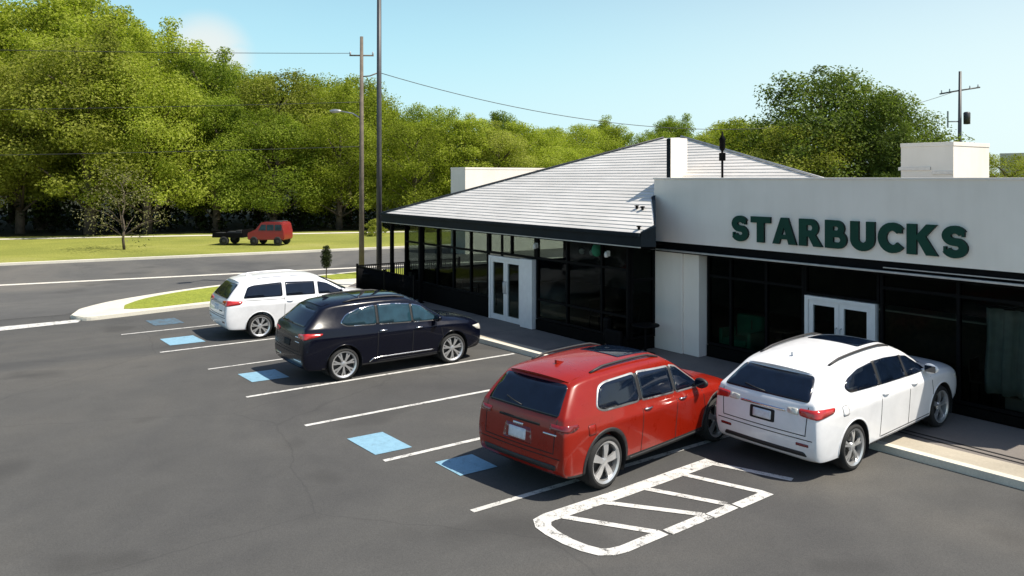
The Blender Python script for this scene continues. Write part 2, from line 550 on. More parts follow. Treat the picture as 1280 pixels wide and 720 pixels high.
# roof: front slope with lapped metal courses
E0 = Vector((13.5, 26.7, 3.17)); E1 = Vector((13.5, 13.35, 3.17))
SL = (5.67 - 3.17) / 4.0
def zr(x, y=0):
    return 3.17 + (x - 13.5) * SL
apexL = (17.5, 16.35); apexR = (17.5, 15.7)
def hipL(x):   # y of the left hip at x
    return 26.7 + (x - 13.5) / 4 * (apexL[1] - 26.7)
def hipR(x):
    t = (x - 15.37) / (17.5 - 15.37)
    return 9.3 + t * (apexR[1] - 9.3)
bm = B()
n = 31
lap = .007
for i in range(n):
    xa = 13.5 + 4.0 * i / n; xb = 13.5 + 4.0 * (i + 1) / n
    def ends(x):
        a = hipL(x)
        if x <= 13.74: b = 13.35 - (x - 13.5) * .72
        elif x <= 14.75: b = 13.18 + (x - 13.74) * .97
        elif x < 15.0: b = 14.30
        else: b = hipR(x)
        return a, b
    a0, b0 = ends(xa + 1e-4); a1, b1 = ends(xb - 1e-4)
    if 14.75 < xa < 15.0: b0 = b1 = 14.30
    za, zb = zr(xa) + lap, zr(xb)
    v = [bm.verts.new(p) for p in ((xa, a0, za), (xa, b0, za), (xb, b1, zb), (xb, a1, zb))]
    bm.faces.new(v)
    w = [bm.verts.new(p) for p in ((xa + .002, a0, za - lap - .02), (xa + .002, b0, za - lap - .02))]
    bm.faces.new((v[0], v[1], w[1], w[0]))
    # small standing lip along each course
    box(bm, xa - .008, xa + .030, b0 + .05, a0 - .03, za - .004, za + .006, mi=1)
k = N('pale_metal_roof')
f = k.noise(1.3, 5, .6, .2, stretch=(1, .35, 1)); g = k.noise(14, 3, .6, stretch=(1, .08, 1))
c = k.ramp(f, [(.3, (.60, .575, .54)), (.7, (.71, .68, .645))])
c = k.mix(.5, c, k.ramp(g, [(.3, (.78, .78, .78)), (.7, (1.2, 1.2, 1.2))]), 'MULTIPLY')
k.l(c, k.b.inputs['Base Color']); k.b.inputs['Roughness'].default_value = .55; k.b.inputs['Metallic'].default_value = .15
M['roofmetal'] = k.m
M['rooflip'] = mat('pale_roof_lip', (.76, .72, .67), .5, .1)
roof = part('roof', bm, [M['roofmetal'], M['rooflip']])
# other slopes and ridge
bm = B()
bk = 24.5
va = [bm.verts.new(p) for p in ((13.52, 26.72, 3.165), (17.5, 16.35, 5.66), (17.5, 15.7, 5.66), (bk, 26.7, 3.165), (24, 20.0, 3.2), (15.05, 8.4, 4.0))]
bm.faces.new((va[0], va[1], va[3])); bm.faces.new((va[1], va[2], va[4], va[3])); bm.faces.new((va[2], va[5], va[4]))
part('rear_slope', bm, M['roofmetal'], roof)
bm = B()
tube(bm, [(13.47, 26.74, 3.19), (17.5, 16.38, 5.69)], .034, 6)
part('hip_cap', bm, M['polegrey'], roof)
bm = B()
tube(bm, [(17.5, 15.7, 5.70), (15.25, 9.0, 4.29)], .03, 6)
part('hip_cap', bm, M['alu'], roof)
# fascia and gutter round the eave
bm = B()
prism(bm, [(13.46, 26.75), (13.46, 13.32), (13.52, 13.32), (13.52, 26.75)], 2.86, 3.185)
prism(bm, [(13.46, 13.32), (13.745, 13.115), (13.80, 13.20), (13.52, 13.40)], 2.862, lambda x, y: 3.20 + max(0, x - 13.5) * SL)
prism(bm, [(13.747, 13.117), (14.86, 14.195), (14.80, 14.28), (13.802, 13.202)], 2.864, lambda x, y: 3.202 + max(0, x - 13.5) * SL)
prism(bm, [(13.46, 26.752), (23, 26.752), (23, 26.81), (13.46, 26.81)], 2.86, 3.185)
part('fascia', bm, M['fascia'])
bm = B()
box(bm, 13.375, 13.455, 13.34, 26.75, 3.10, 3.19, .012)
part('gutter', bm, M['fascia'])
bm = B(); box(bm, 13.425, 13.458, 13.33, 26.74, 2.835, 2.858)
part('drip_edge', bm, M['alu'])
bm = B(); prism(bm, [(13.53, 26.7), (13.53, 13.42), (13.78, 13.16), (14.58, 13.95), (15.3, 13.95), (15.3, 26.7)], 2.80, 2.835)
part('soffit', bm, M['darkwall'])
# pylon wall by the apex
bm = B(); box(bm, 15.23, 15.86, 14.02, 14.13, 3.9, 5.52, .006)
py = part('roof_pylon', bm, M['stucco'])
bm = B(); box(bm, 15.205, 15.228, 14.015, 14.135, 3.9, 5.50)
part('pylon_trim', bm, M['fascia'], py)
# small roof vents
vent = None
for (x, y) in ((14.35, 14.35), (14.32, 14.12), (13.62, 13.55)):
    bm = B(); lathe(bm, [(.035, 0), (.035, .06), (.06, .062), (.06, .085), (.001, .095)], 10, c=(x, y, zr(x) + .01))
    part('roof_vent', bm, M['blackmetal'], roof)

# parapet block over the right shopfront
PX, PY0, PY1 = 14.9, 4.25, 14.28
bm = B()
box(bm, PX, PX + .3, PY0, PY1, 2.88, 4.46)
box(bm, PX + .3, 22, PY1 - .3, PY1, 2.88, 3.2)
box(bm, PX + .3, 22, PY0, PY0 + .3, 2.88, 4.46)
part('parapet', bm, M['stucco'])
bm = B(); box(bm, PX - .025, PX + .33, PY0 - .03, PY1 + .025, 4.46, 4.50, .008)
box(bm, PX + .33, 22, PY0 - .03, PY0 + .33, 4.46, 4.50)
part('coping', bm, M['stuccowarm'])
bm = B(); box(bm, PX + .3, 22, PY0 + .3, 13.9, 3.62, 3.7)
part('flat_roof', bm, M['concrete'])
bm = B(); box(bm, PX + .04, PX + .4, PY0 + .02, PY1 - .02, 2.70, 2.877)
part('canopy', bm, M['blackmetal'])
bm = B(); box(bm, PX - .06, PX + .035, PY0, PY1 + .1, 2.655, 2.695, .005)
box(bm, PX - .02, PX + .036, PY0, 8.2, 2.745, 2.762)
part('canopy_edge', bm, M['alu'])
bm = B(); box(bm, PX + .042, 15.6, PY0 + .02, PY1 - .02, 2.62, 2.698)
part('canopy_soffit', bm, M['darkwall'])

# white pier
bm = B(); box(bm, 14.98, 15.42, 13.42, 14.40, ZF, 2.618, .008); box(bm, 15.04, 15.42, 12.93, 13.418, ZF, 2.616, .006)
part('pier', bm, M['stuccowarm'])
# shell: rear and side walls, floor, ceiling
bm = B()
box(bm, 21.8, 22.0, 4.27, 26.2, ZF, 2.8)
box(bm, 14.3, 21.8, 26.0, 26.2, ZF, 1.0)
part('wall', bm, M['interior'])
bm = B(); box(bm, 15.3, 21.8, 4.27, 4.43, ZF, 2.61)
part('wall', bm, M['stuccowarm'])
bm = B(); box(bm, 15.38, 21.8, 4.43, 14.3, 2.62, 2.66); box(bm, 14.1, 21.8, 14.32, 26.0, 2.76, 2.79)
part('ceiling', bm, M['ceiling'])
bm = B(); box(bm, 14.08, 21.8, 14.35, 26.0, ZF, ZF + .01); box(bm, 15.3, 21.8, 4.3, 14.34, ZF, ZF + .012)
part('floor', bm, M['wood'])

def glazing(ax, pos, a0, a1, z0, z1, verts, transoms=(), t=.06, d=.10, name='window', pane=True, fm='blackmetal'):
    """framed glazing in plane ax=pos spanning a0..a1"""
    bmf = B()
    def bx(u0, u1, w0, w1, dd=d, off=0):
        if ax == 'x': box(bmf, pos - dd / 2 + off, pos + dd / 2 + off, u0, u1, w0, w1)
        else: box(bmf, u0, u1, pos - dd / 2 + off, pos + dd / 2 + off, w0, w1)
    bx(a0, a1, z0, z0 + t, d); bx(a0, a1, z1 - t, z1, d)
    vs = [a0 + t / 2, a1 - t / 2] + list(verts)
    for v in vs:
        bx(v - t / 2, v + t / 2, z0 + t, z1 - t, d - .004)
    for tz in transoms:
        bx(a0 + t, a1 - t, tz - t / 2, tz + t / 2, d - .012)
    fr = part(name, bmf, M[fm])
    bmg = B()
    if ax == 'x': box(bmg, pos - .006, pos + .006, a0 + t * .5, a1 - t * .5, z0 + t * .5, z1 - t * .5)
    else: box(bmg, a0 + t * .5, a1 - t * .5, pos - .006, pos + .006, z0 + t * .5, z1 - t * .5)
    part('pane', bmg, M['glass'], fr)
    return fr
def base_wall(ax, pos, a0, a1, z1, th=.12):
    bm = B()
    if ax == 'x': box(bm, pos - th / 2, pos + th / 2, a0, a1, ZF, z1)
    else: box(bm, a0, a1, pos - th / 2, pos + th / 2, ZF, z1)
    part('plinth', bm, M['darkwall'])

def double_door(x, y0, y1, z1, sill=.0):
    """white framed pair of glazed doors in plane x"""
    bm = B(); t = .085
    box(bm, x - .07, x + .07, y0, y0 + t, ZF, z1); box(bm, x - .07, x + .07, y1 - t, y1, ZF, z1)
    box(bm, x - .072, x + .072, y0 + t, y1 - t, z1 - t, z1)
    fr = part('door_frame', bm, M['white'])
    ym = (y0 + y1) / 2
    for (a, b, hs) in ((y0 + t + .004, ym - .004, 1), (ym + .004, y1 - t - .004, -1)):
        bm = B(); s = .10
        for (u0, u1, w0, w1) in ((a, a + s, ZF + .01, z1 - t - .006), (b - s, b, ZF + .01, z1 - t - .006), (a + s, b - s, ZF + .01, ZF + .17), (a + s, b - s, z1 - t - .1, z1 - t - .006)):
            box(bm, x - .045, x + .035, u0, u1, w0, w1)
        dr = part('door', bm, M['white'])
        bm = B(); box(bm, x - .008, x + .004, a + s - .01, b - s + .01, ZF + .16, z1 - t - .09)
        part('pane', bm, M['glass'], dr)
        hy = b - s / 2 if hs == 1 else a + s / 2
        bm = B(); tube(bm, [(x - .045, hy, ZF + .85), (x - .10, hy, ZF + .87), (x - .10, hy, ZF + 1.2), (x - .045, hy, ZF + 1.22)], .013, 8)
        part('handle', bm, M['alu'], dr)
    return fr

# left shopfront (plane x = 14.05)
LX = 14.05
double_door(LX, 18.72, 20.46, 2.08)
bm = B(); box(bm, LX - .16, LX + .14, 18.12, 18.70, ZF, 2.12, .006)
part('door_pier', bm, M['white'])
glazing('x', LX, 18.08, 20.52, 2.14, 2.80, (19.3,), t=.06)
base_wall('x', LX, 20.53, 26.0, .72)
glazing('x', LX, 20.54, 26.0, .74, 2.80, (21.55, 22.6, 23.65, 24.7), (2.15,))
base_wall('x', LX, 14.32, 18.06, .42)
glazing('x', LX, 14.32, 18.06, .44, 2.80, (15.3, 16.7), (2.18, 1.0))
# return glazing between the two shopfronts
base_wall('y', 14.36, 14.12, 14.97, .4, .06)
glazing('y', 14.36, 14.12, 14.97, .42, 2.80, (), (1.9,))
# left end of the pavilion: open above a low wall
glazing('y', 26.1, 14.15, 21.8, 1.0, 2.80, (15.6, 17.0, 18.5, 20.2), t=.07)
# right shopfront (plane x = 15.36)
RX = 15.36
base_wall('x', RX, 10.24, 12.9, .40)
glazing('x', RX, 10.22, 12.9, .42, 2.61, (12.2, 11.2), (2.1,))
double_door(RX - .02, 8.58, 10.18, 1.95)
glazing('x', RX, 8.52, 10.21, 1.97, 2.61, (), t=.05)
base_wall('x', RX, 4.45, 8.52, .30)
glazing('x', RX, 4.45, 8.50, .32, 2.61, (7.0,), (2.3,))
# porch posts under the left end of the eave
for (x, y) in ((13.72, 26.45), (13.72, 24.3)):
    bm = B(); box(bm, x - .06, x + .06, y - .06, y + .06, ZF, 2.80, .006); box(bm, x - .1, x + .1, y - .1, y + .1, ZF, ZF + .03)
    part('porch_post', bm, M['blackmetal'])

# lettering on the parapet: nine separate block letters
lettering = thing('sign_lettering', 'heavy dark green raised block letters across the white parapet above the shopfront', 'sign', (PX, 9.2, 3.05))
def letter_strokes(ch):
    T = .27
    a = []
    def arc(cx, cy, rx, ry, a0, a1, n=12):
        return [(cx + rx * math.cos(R(a0 + (a1 - a0) * i / n)), cy + ry * math.sin(R(a0 + (a1 - a0) * i / n))) for i in range(n + 1)]
    if ch == 'S':
        pt = arc(.38, .685, .235, .195, 22, 265, 14) + arc(.38, .305, .245, .20, 80, -160, 14)[1:]
        a = [(pt, .25), ([(.62, .66), (.62, .88)], .08), ([(.11, .12), (.11, .34)], .08)]; w = .78
    elif ch == 'T':
        a = [([(.0, .88), (.84, .88)], .24), ([(.42, .77), (.42, .0)], .30)]; w = .84
    elif ch == 'A':
        a = [('P', [(0, 0), (.27, 0), (.58, 1), (.34, 1)]), ('P', [(.66, 0), (.97, 0), (.63, 1), (.36, 1)]), ('P', [(.20, .19), (.76, .19), (.72, .36), (.24, .36)])]; w = .97
    elif ch == 'R':
        a = [([(.16, .0), (.16, 1.0)], .30), ([(.10, .885), (.45, .885)] + arc(.46, .675, .18, .21, 90, -90, 10) + [(.2, .465)], .23), ('P', [(.57, 0), (.90, 0), (.60, .48), (.32, .48)])]; w = .90
    elif ch == 'B':
        a = [([(.16, .0), (.16, 1.0)], .30), ([(.10, .885), (.42, .885)] + arc(.43, .705, .17, .18, 90, -90, 10) + [(.2, .525)], .22), ([(.2, .505), (.48, .505)] + arc(.49, .305, .19, .20, 90, -90, 10) + [(.10, .105)], .22)]; w = .81
    elif ch == 'U':
        a = [([(.16, 1.0), (.16, .42)] + arc(.43, .385, .27, .265, 180, 360, 14) + [(.70, 1.0)], .29)]; w = .86
    elif ch == 'C':
        a = [(arc(.46, .5, .32, .375, 38, 322, 22), .275), ([(.73, .66), (.73, .88)], .08)]; w = .82
    elif ch == 'K':
        a = [([(.16, .0), (.16, 1.0)], .30), ('P', [(.25, .56), (.42, .40), (.92, 1), (.60, 1)]), ('P', [(.60, 0), (.95, 0), (.55, .66), (.32, .52)])]; w = .95
    return a, w
word = 'STARBUCKS'
gap = .085
tot = sum(letter_strokes(c)[1] for c in word) + gap * (len(word) - 1)
H_L = .575
span = 11.80 - 6.60
sc = span / tot
yy = 11.80
for ch in word:
    st, w = letter_strokes(ch)
    bm = B()
    for i, (pts, t) in enumerate(st):
        if pts == 'P':
            t = [Vector(q) for q in t]
            L, Q = [t[0], t[3]], [t[1], t[2]]
        else:
            L, Q = ribbon2d(pts, t)
        x1 = PX - .06 - .0025 * i
        n = len(L)
        def mk(q, x):
            return bm.verts.new((x, yy - q.x * sc, 3.055 + q.y * H_L))
        Lf = [mk(q, x1) for q in L]; Qf = [mk(q, x1) for q in Q]; Lb = [mk(q, PX - .001) for q in L]; Qb = [mk(q, PX - .001) for q in Q]
        for j in range(n - 1):
            bm.faces.new((Lf[j], Lf[j + 1], Qf[j + 1], Qf[j]))
            bm.faces.new((Lb[j], Qb[j], Qb[j + 1], Lb[j + 1]))
            for q in ((Lf[j], Lb[j], Lb[j + 1], Lf[j + 1]), (Qf[j], Qf[j + 1], Qb[j + 1], Qb[j])):
                bm.faces.new(q).material_index = 1
        for q in ((Lf[0], Qf[0], Qb[0], Lb[0]), (Lf[-1], Lb[-1], Qb[-1], Qf[-1])):
            bm.faces.new(q).material_index = 1
    obj('letter', bm, [M['green'], M['letterside']], lettering, world=True)
    yy -= (w + gap) * sc

# ---- furniture in and around the shop
def cafe_table(x, y, z, label, group, round_=True, mt='wood'):
    t = thing('cafe_table', label, 'table', (x, y, z), 0, group)
    bm = B(); lathe(bm, [(.001, .70), (.34, .70), (.35, .715), (.34, .735), (.001, .735)], 28); obj('tabletop', bm, M[mt], t)
    bm = B(); lathe(bm, [(.03, .02), (.03, .70)], 12); obj('column', bm, M['blackmetal'], t)
    bm = B(); lathe(bm, [(.001, 0), (.24, 0), (.24, .012), (.04, .04), (.001, .045)], 24); obj('base', bm, M['blackmetal'], t)
    return t
def cafe_chair(x, y, z, rz, label, group, mt='wood'):
    c = thing('cafe_chair', label, 'chair', (x, y, z), rz, group)
    bm = B(); box(bm, -.21, .21, -.21, .21, .43, .465, .015); obj('seat', bm, M[mt], c)
    bm = B(); box(bm, -.225, -.195, -.20, .20, .62, .86, .012)
    for s in (-.18, .18): tube(bm, [(-.20, s, .44), (-.215, s, .86)], .014, 8)
    obj('backrest', bm, M[mt], c)
    for sx in (-.18, .18):
        for sy in (-.18, .18):
            bm = B(); tube(bm, [(sx, sy, .44), (sx * 1.12, sy * 1.1, 0)], .014, 8); obj('leg', bm, M['blackmetal'], c)
    return c
cafe_table(16.4, 11.5, ZF + .012, 'round dark table inside the window left of the right hand white door', 'tables inside the cafe')
cafe_table(16.3, 6.4, ZF + .012, 'round dark table inside the window right of the right hand white door', 'tables inside the cafe')
cafe_table(15.3, 16.2, ZF + .01, 'round dark table inside the window between the left door and the white pier', 'tables inside the cafe')
cafe_table(15.3, 23.0, ZF + .01, 'round dark table inside the pavilion left of the left door', 'tables inside the cafe')
for (x, y, rz, l) in ((16.4, 12.05, -PI / 2, 'left of the table left of the right hand door'), (16.4, 10.95, PI / 2, 'right of the table left of the right hand door'),
                      (16.3, 6.95, -PI / 2, 'left of the table right of the right hand door'), (16.3, 5.85, PI / 2, 'right of the table right of the right hand door'),
                      (15.3, 16.8, -PI / 2, 'left side of the table nearest the white pier'), (15.3, 15.6, PI / 2, 'right side of the table nearest the white pier'),
                      (15.3, 23.6, -PI / 2, 'left side of the pavilion table'), (15.3, 22.4, PI / 2, 'right side of the pavilion table')):
    cafe_chair(x, y, ZF + .012, rz, 'dark wooden chair indoors, ' + l, 'chairs inside the cafe')
def lounge_chair(x, y, z, rz, label, fabric, group=None):
    ac = thing('armchair', label, 'armchair', (x, y, z), rz, group)
    bm = B(); box(bm, -.22, .36, -.35, .35, .12, .46, .06); obj('seat', bm, M[fabric], ac)
    bm = B(); box(bm, -.42, -.225, -.38, .38, .2, .98, .08); obj('backrest', bm, M[fabric], ac)
    if group: ac.scale = (1, 1, .80)
    for s in (-1, 1):
        bm = B(); box(bm, -.22, .34, s * .36, s * .48, .16, .66, .05); obj('armrest', bm, M[fabric], ac)
        for q in (-.3, .3):
            bm = B(); tube(bm, [(q, s * .36, .14), (q, s * .38, 0)], [.025, .018], 8); obj('leg', bm, M['wood'], ac)
lounge_chair(15.98, 12.35, ZF + .012, PI, 'green upholstered armchair behind the glass just right of the white pier', 'greenfabric')
# counter at the back
ct = thing('service_counter', 'dark brown service counter deep inside behind the right hand door', 'counter', (19.6, 9, ZF + .012))
bm = B(); box(bm, -.3, .3, -2.6, 2.6, 0, 1.02, .01); obj('body', bm, M['wood'], ct)
bm = B(); box(bm, -.38, .36, -2.7, 2.7, 1.025, 1.07, .01); obj('worktop', bm, M['stuccowarm'], ct)
# added curtain at the right end, in place of a pale reflection in the glass
cu = thing('reflection_curtain', 'added pale grey green curtain standing in for a reflection in the far right window', 'curtain', (15.56, 5.85, ZF))
bm = B()
pts = []
for i in range(61):
    t = i / 60
    pts.append((.06 * math.sin(t * 38) + .02 * math.sin(t * 91), -0.95 + 1.75 * t))
for j in range(8):
    pass
rows = []
for j in range(9):
    h = j / 8
    row = []
    for (px, pyy) in pts:
        sq = 1 - .10 * math.sin(PI * min(1, h * 1.05)) ** 2 * .5
        row.append(bm.verts.new((px * (1.2 - .3 * h), pyy * sq + .03 * math.sin(h * 5), .45 + 1.55 * h)))
    rows.append(row)
for j in range(8):
    for i in range(60):
        bm.faces.new((rows[j][i], rows[j][i + 1], rows[j + 1][i + 1], rows[j + 1][i]))
r = bmesh.ops.solidify(bm, geom=list(bm.faces), thickness=.008)
tag(cu, cu['label'], 'curtain')
obj('drape', bm, M['curtain'], cu, smooth=True)
bm = B(); tube(bm, [(0, -1.1, 2.04), (0, .95, 2.04)], .018, 10); obj('rail', bm, M['blackmetal'], cu)
cb = thing('cabinet', 'low light brown cabinet inside the window at the far right below the curtain', 'cabinet', (15.75, 5.5, ZF + .012))
bm = B(); box(bm, -.2, .2, -.8, .8, 0, .42, .01); obj('body', bm, M['paving'], cb)
bm = B(); box(bm, -.22, .22, -.83, .83, .424, .45, .006); obj('worktop', bm, M['wood'], cb)
# black metal patio set by the pier
cafe_table(14.25, 13.95, ZF, 'black round metal patio table on the pavement in front of the white pier', 'patio tables', mt='blackmetal')
lounge_chair(14.3, 14.75, ZF, -PI / 2, 'black outdoor armchair left of the patio table by the white pier', 'blackmetal', 'patio seats')
cafe_table(13.5, 27.6, ZF, 'black round metal patio table behind the railing at the left end of the cafe', 'patio tables', mt='blackmetal')
# patio railing at the left end
rl = thing('patio_railing', 'black slatted patio railing at the left end of the cafe', 'railing', (13.3, 26, ZF))
path = [(13.3, 24.0), (13.3, 28.55), (18.0, 28.55)]
bmp, bms = B(), B()
for (a, b) in zip(path[:-1], path[1:]):
    a, b = Vector((*a, 0)), Vector((*b, 0)); L = (b - a).length; d = (b - a) / L
    for z in (.12, .96):
        tube(bmp, [a + Vector((0, 0, ZF + z - .02)), b + Vector((0, 0, ZF + z - .02))], .025, 6)
    k = int(L / .085)
    for i in range(k + 1):
        p = a + d * (i * L / k)
        tube(bms, [p + Vector((0, 0, ZF + .08)), p + Vector((0, 0, ZF + .94))], .022, 5)
obj('rail', bmp, M['blackmetal'], rl, world=True); obj('slat_panel', bms, M['blackmetal'], rl, world=True)
for (x, y) in ((13.3, 24.0), (13.3, 26.2), (13.3, 28.55), (15.6, 28.55), (18, 28.55)):
    bm = B(); box(bm, x - .035, x + .035, y - .035, y + .035, ZF, ZF + 1.02); obj('post', bm, M['blackmetal'], rl, world=True)
# wall lamp between the door pier and the window
for (y, l) in ((18.0, 'small white wall lamp high on the dark shopfront right of the left door'), (15.0, 'small white camera lamp under the right end of the eave')):
    wl = thing('wall_lamp', l, 'lamp', (LX - .07, y, 2.55))
    bm = B(); box(bm, -.02, .015, -.05, .05, -.07, .07, .008); obj('bracket', bm, M['white'], wl)
    bm = B(); lathe(bm, [(.001, -.10), (.05, -.09), (.055, 0), (.03, .05), (.001, .06)], 14, c=(-.075, 0, 0)); obj('lamp_shade', bm, M['white'], wl)
for (x, y, l) in ((15.3, 17.55, 'white globe pendant lamp inside, nearest the left door'), (15.3, 17.1, 'white globe pendant lamp inside, middle one of the row right of the left door'), (15.3, 16.6, 'white globe pendant lamp inside, the one farthest from the left door')):
    pl = thing('pendant_lamp', l, 'lamp', (x, y, 2.76), 0, 'pendant lamps inside the cafe')
    bm = B(); tube(bm, [(0, 0, 0), (0, 0, -.34)], .008, 6); obj('cord', bm, M['blackmetal'], pl)
    t = B(); bmesh.ops.create_icosphere(t, subdivisions=2, radius=.09); bm = B(); merge(bm, t, 0, Matrix.Translation((0, 0, -.42))); obj('lamp_shade', bm, M['white'], pl, smooth=True)
# round green hanging sign under the eave
hs = thing('hanging_sign', 'small round green sign hanging under the right end of the eave', 'sign', (13.9, 15.35, 2.62))
bm = B(); lathe(bm, [(.001, -.02), (.17, -.02), (.175, 0), (.17, .02), (.001, .02)], 32, axis='y'); obj('disc', bm, M['greenfabric'], hs)
bm = B(); tube(bm, [(0, 0, .17), (0, 0, .2)], .01, 6); obj('hook', bm, M['blackmetal'], hs)
# finial post on the flat roof
fp = thing('roof_lamp_post', 'short dark post with a lantern head standing on the roof slope behind the parapet', 'post', (15.6, 12.67, 4.45))
bm = B(); tube(bm, [(0, 0, -.05), (0, 0, .82)], .028, 8); lathe(bm, [(.001, .045), (.09, .04), (.1, .0), (.1, -.05)], 12); obj('post', bm, M['blackmetal'], fp)
bm = B(); lathe(bm, [(.03, .70), (.07, .76), (.075, .96), (.09, .98), (.03, 1.08), (.015, 1.18), (.001, 1.2)], 10); obj('lantern', bm, M['blackmetal'], fp)
bm = B(); box(bm, -.02, .02, -.09, .09, .46, .66, .01); obj('bracket', bm, M['blackmetal'], fp)
# buildings behind
def white_block(name, label, x0, x1, y0, y1, z1, mt='stucco', band=None):
    t = thing(name, label, 'building', ((x0 + x1) / 2, (y0 + y1) / 2, 0))
    bm = B(); box(bm, x0, x1, y0, y1, 0, z1 - .12); obj('wall', bm, M[mt], t, world=True)
    bm = B(); box(bm, x0 - .015, x1 + .015, y0 - .015, y1 + .015, z1 - .118, z1, .006); obj('coping', bm, M[mt], t, world=True)
    if band:
        for (a0, a1, zz) in band:
            bm = B(); box(bm, x0 - .03, x0 - .002, a0, a1, zz, zz + .1); obj('band', bm, M['alu'], t, world=True)
    return t
white_block('flat_roofed_block', 'white flat roofed block behind the left slope of the cafe roof', 25.0, 36, 39.0, 40.6, 5.1)
white_block('low_block', 'low beige flat roofed block behind the olive tree at the far right', 58.5, 66, 17.0, 24.0, 6.15, mt='stuccowarm')
white_block('tall_block', 'tall white block rising behind the parapet at the right', 24.0, 26.3, 11.1, 12.65, 5.55, band=[(11.75, 12.72, 4.72), (11.1, 11.7, 4.6)])

# ------------------------------------------------------------------ vehicles
def body_cage(P):
    """cage of a car body, +x forward, ten feature lines per station"""
    h = P.get('h', 0.0)            # roof height change
    rk = P.get('rake', 0.0)        # extra forward lean of the tailgate top
    bl = P.get('belt', 0.0)        # belt line change
    bd = P.get('belt_rise', 0.0)   # belt rises towards the rear
    rr = P.get('roof_drop', 0.0)   # roof drops towards the rear
    hd = P.get('hood', 0.0)
    tw = P.get('taper', 1.0)
    wf = P.get('wind', 0.0)        # windscreen base moved forward
    st = []
    def S_(xs, ys, zs): st.append((xs, ys, zs))
    # rear face
    S_([-2.20, -2.22, -2.31, -2.35, -2.31, -2.27, -2.15 + rk * .5, -2.00 + rk, -1.98 + rk, -1.98 + rk],
       [0, .66, .84, .885, .865, .82, .755 * tw, .66 * tw, .44 * tw, 0],
       [.30, .30, .36, .62, .92 + bl, 1.08 + bl + bd, 1.35 + h * .5, 1.60 + h - rr, 1.665 + h - rr, 1.68 + h - rr])
    S_([-2.09, -2.11, -2.22, -2.275, -2.24, -2.20, -2.07 + rk * .5, -1.90 + rk, -1.87 + rk, -1.86 + rk],
       [0, .70, .895, .94, .925, .88, .80 * tw, .70 * tw, .47 * tw, 0],
       [.26, .25, .32, .61, .92 + bl, 1.08 + bl + bd, 1.36 + h * .5, 1.63 + h - rr, 1.705 + h - rr, 1.72 + h - rr])
    S_([-1.74] * 6 + [-1.72 + rk * .5, -1.66 + rk * .7, -1.64 + rk * .7, -1.64 + rk * .7],
       [0, .72, .905, .937, .958, .912, .825 * tw, .715 * tw, .48 * tw, 0],
       [.24, .22, .30, .60, .92 + bl, 1.065 + bl + bd * .8, 1.37 + h * .5, 1.65 + h - rr * .7, 1.728 + h - rr * .7, 1.745 + h - rr * .7])
    S_([-1.2] * 6 + [-1.2 + rk * .2] * 4,
       [0, .72, .905, .937, .958, .912, .83, .735, .50, 0],
       [.24, .22, .29, .58, .915 + bl, 1.045 + bl + bd * .5, 1.37 + h * .5, 1.655 + h - rr * .35, 1.735 + h - rr * .35, 1.755 + h - rr * .35])
    S_([-.5] * 10, [0, .72, .905, .930, .956, .912, .835, .745, .50, 0],
       [.24, .22, .28, .57, .905 + bl, 1.02 + bl + bd * .2, 1.36 + h * .5, 1.655 + h, 1.738 + h, 1.76 + h])
    S_([.1] * 10, [0, .72, .905, .930, .956, .912, .83, .735, .49, 0],
       [.24, .22, .28, .57, .90 + bl, 1.00 + bl, 1.34 + h * .5, 1.635 + h, 1.72 + h, 1.742 + h])
    S_([.68, .68, .68, .68, .68, .68, .60, .46, .42, .42], [0, .72, .905, .930, .955, .908, .81, .695, .46, 0],
       [.24, .22, .28, .58, .895 + bl, .985 + bl, 1.30 + h * .5, 1.59 + h, 1.675 + h, 1.70 + h])
    S_([1.10, 1.10, 1.10, 1.10, 1.10, 1.10 + wf, 1.12 + wf, 1.14 + wf, 1.24 + wf, 1.28 + wf], [0, .72, .90, .95, .945, .89, .81, .72, .40, 0],
       [.24, .22, .29, .60, .90 + bl, .985 + bl, 1.025 + bl, 1.05 + bl, 1.085 + bl, 1.095 + bl])
    S_([1.55] * 5 + [1.55 + wf * .6] * 5, [0, .72, .90, .95, .94, .87, .78, .69, .38, 0],
       [.24, .23, .30, .62, .89 + bl + hd, .965 + bl + hd, 1.0 + bl + hd, 1.02 + bl + hd, 1.045 + bl + hd, 1.055 + bl + hd])
    S_([2.04] * 10, [0, .70, .87, .92, .90, .82, .73, .64, .36, 0],
       [.25, .24, .31, .60, .82 + bl + hd, .89 + bl + hd, .92 + bl + hd, .94 + bl + hd, .96 + bl + hd, .965 + bl + hd])
    S_([2.20, 2.21, 2.24, 2.24, 2.22, 2.20, 2.19, 2.18, 2.18, 2.18], [0, .64, .78, .83, .81, .75, .68, .60, .34, 0],
       [.27, .26, .32, .58, .77 + bl + hd, .83 + bl + hd, .86 + bl + hd, .88 + bl + hd, .90 + bl + hd, .905 + bl + hd])
    S_([2.24, 2.26, 2.31, 2.34, 2.33, 2.31, 2.29, 2.27, 2.27, 2.27], [0, .54, .66, .70, .69, .66, .61, .54, .32, 0],
       [.30, .30, .35, .56, .72 + bl + hd, .77 + bl + hd, .80 + bl + hd, .815 + bl + hd, .83 + bl + hd, .835 + bl + hd])
    bm = B()
    G = []
    for xs, ys, zs in st:
        right, left = [], []
        for j in range(10):
            if j in (0, 9):
                v = bm.verts.new((xs[j], 0, zs[j])); right.append(v); left.append(v)
            else:
                right.append(bm.verts.new((xs[j], -ys[j], zs[j]))); left.append(bm.verts.new((xs[j], ys[j], zs[j])))
        G.append((right, left))
    for i in range(len(G) - 1):
        for s in (0, 1):
            for j in range(9):
                q = [G[i][s][j], G[i + 1][s][j], G[i + 1][s][j + 1], G[i][s][j + 1]]
                bm.faces.new(q)
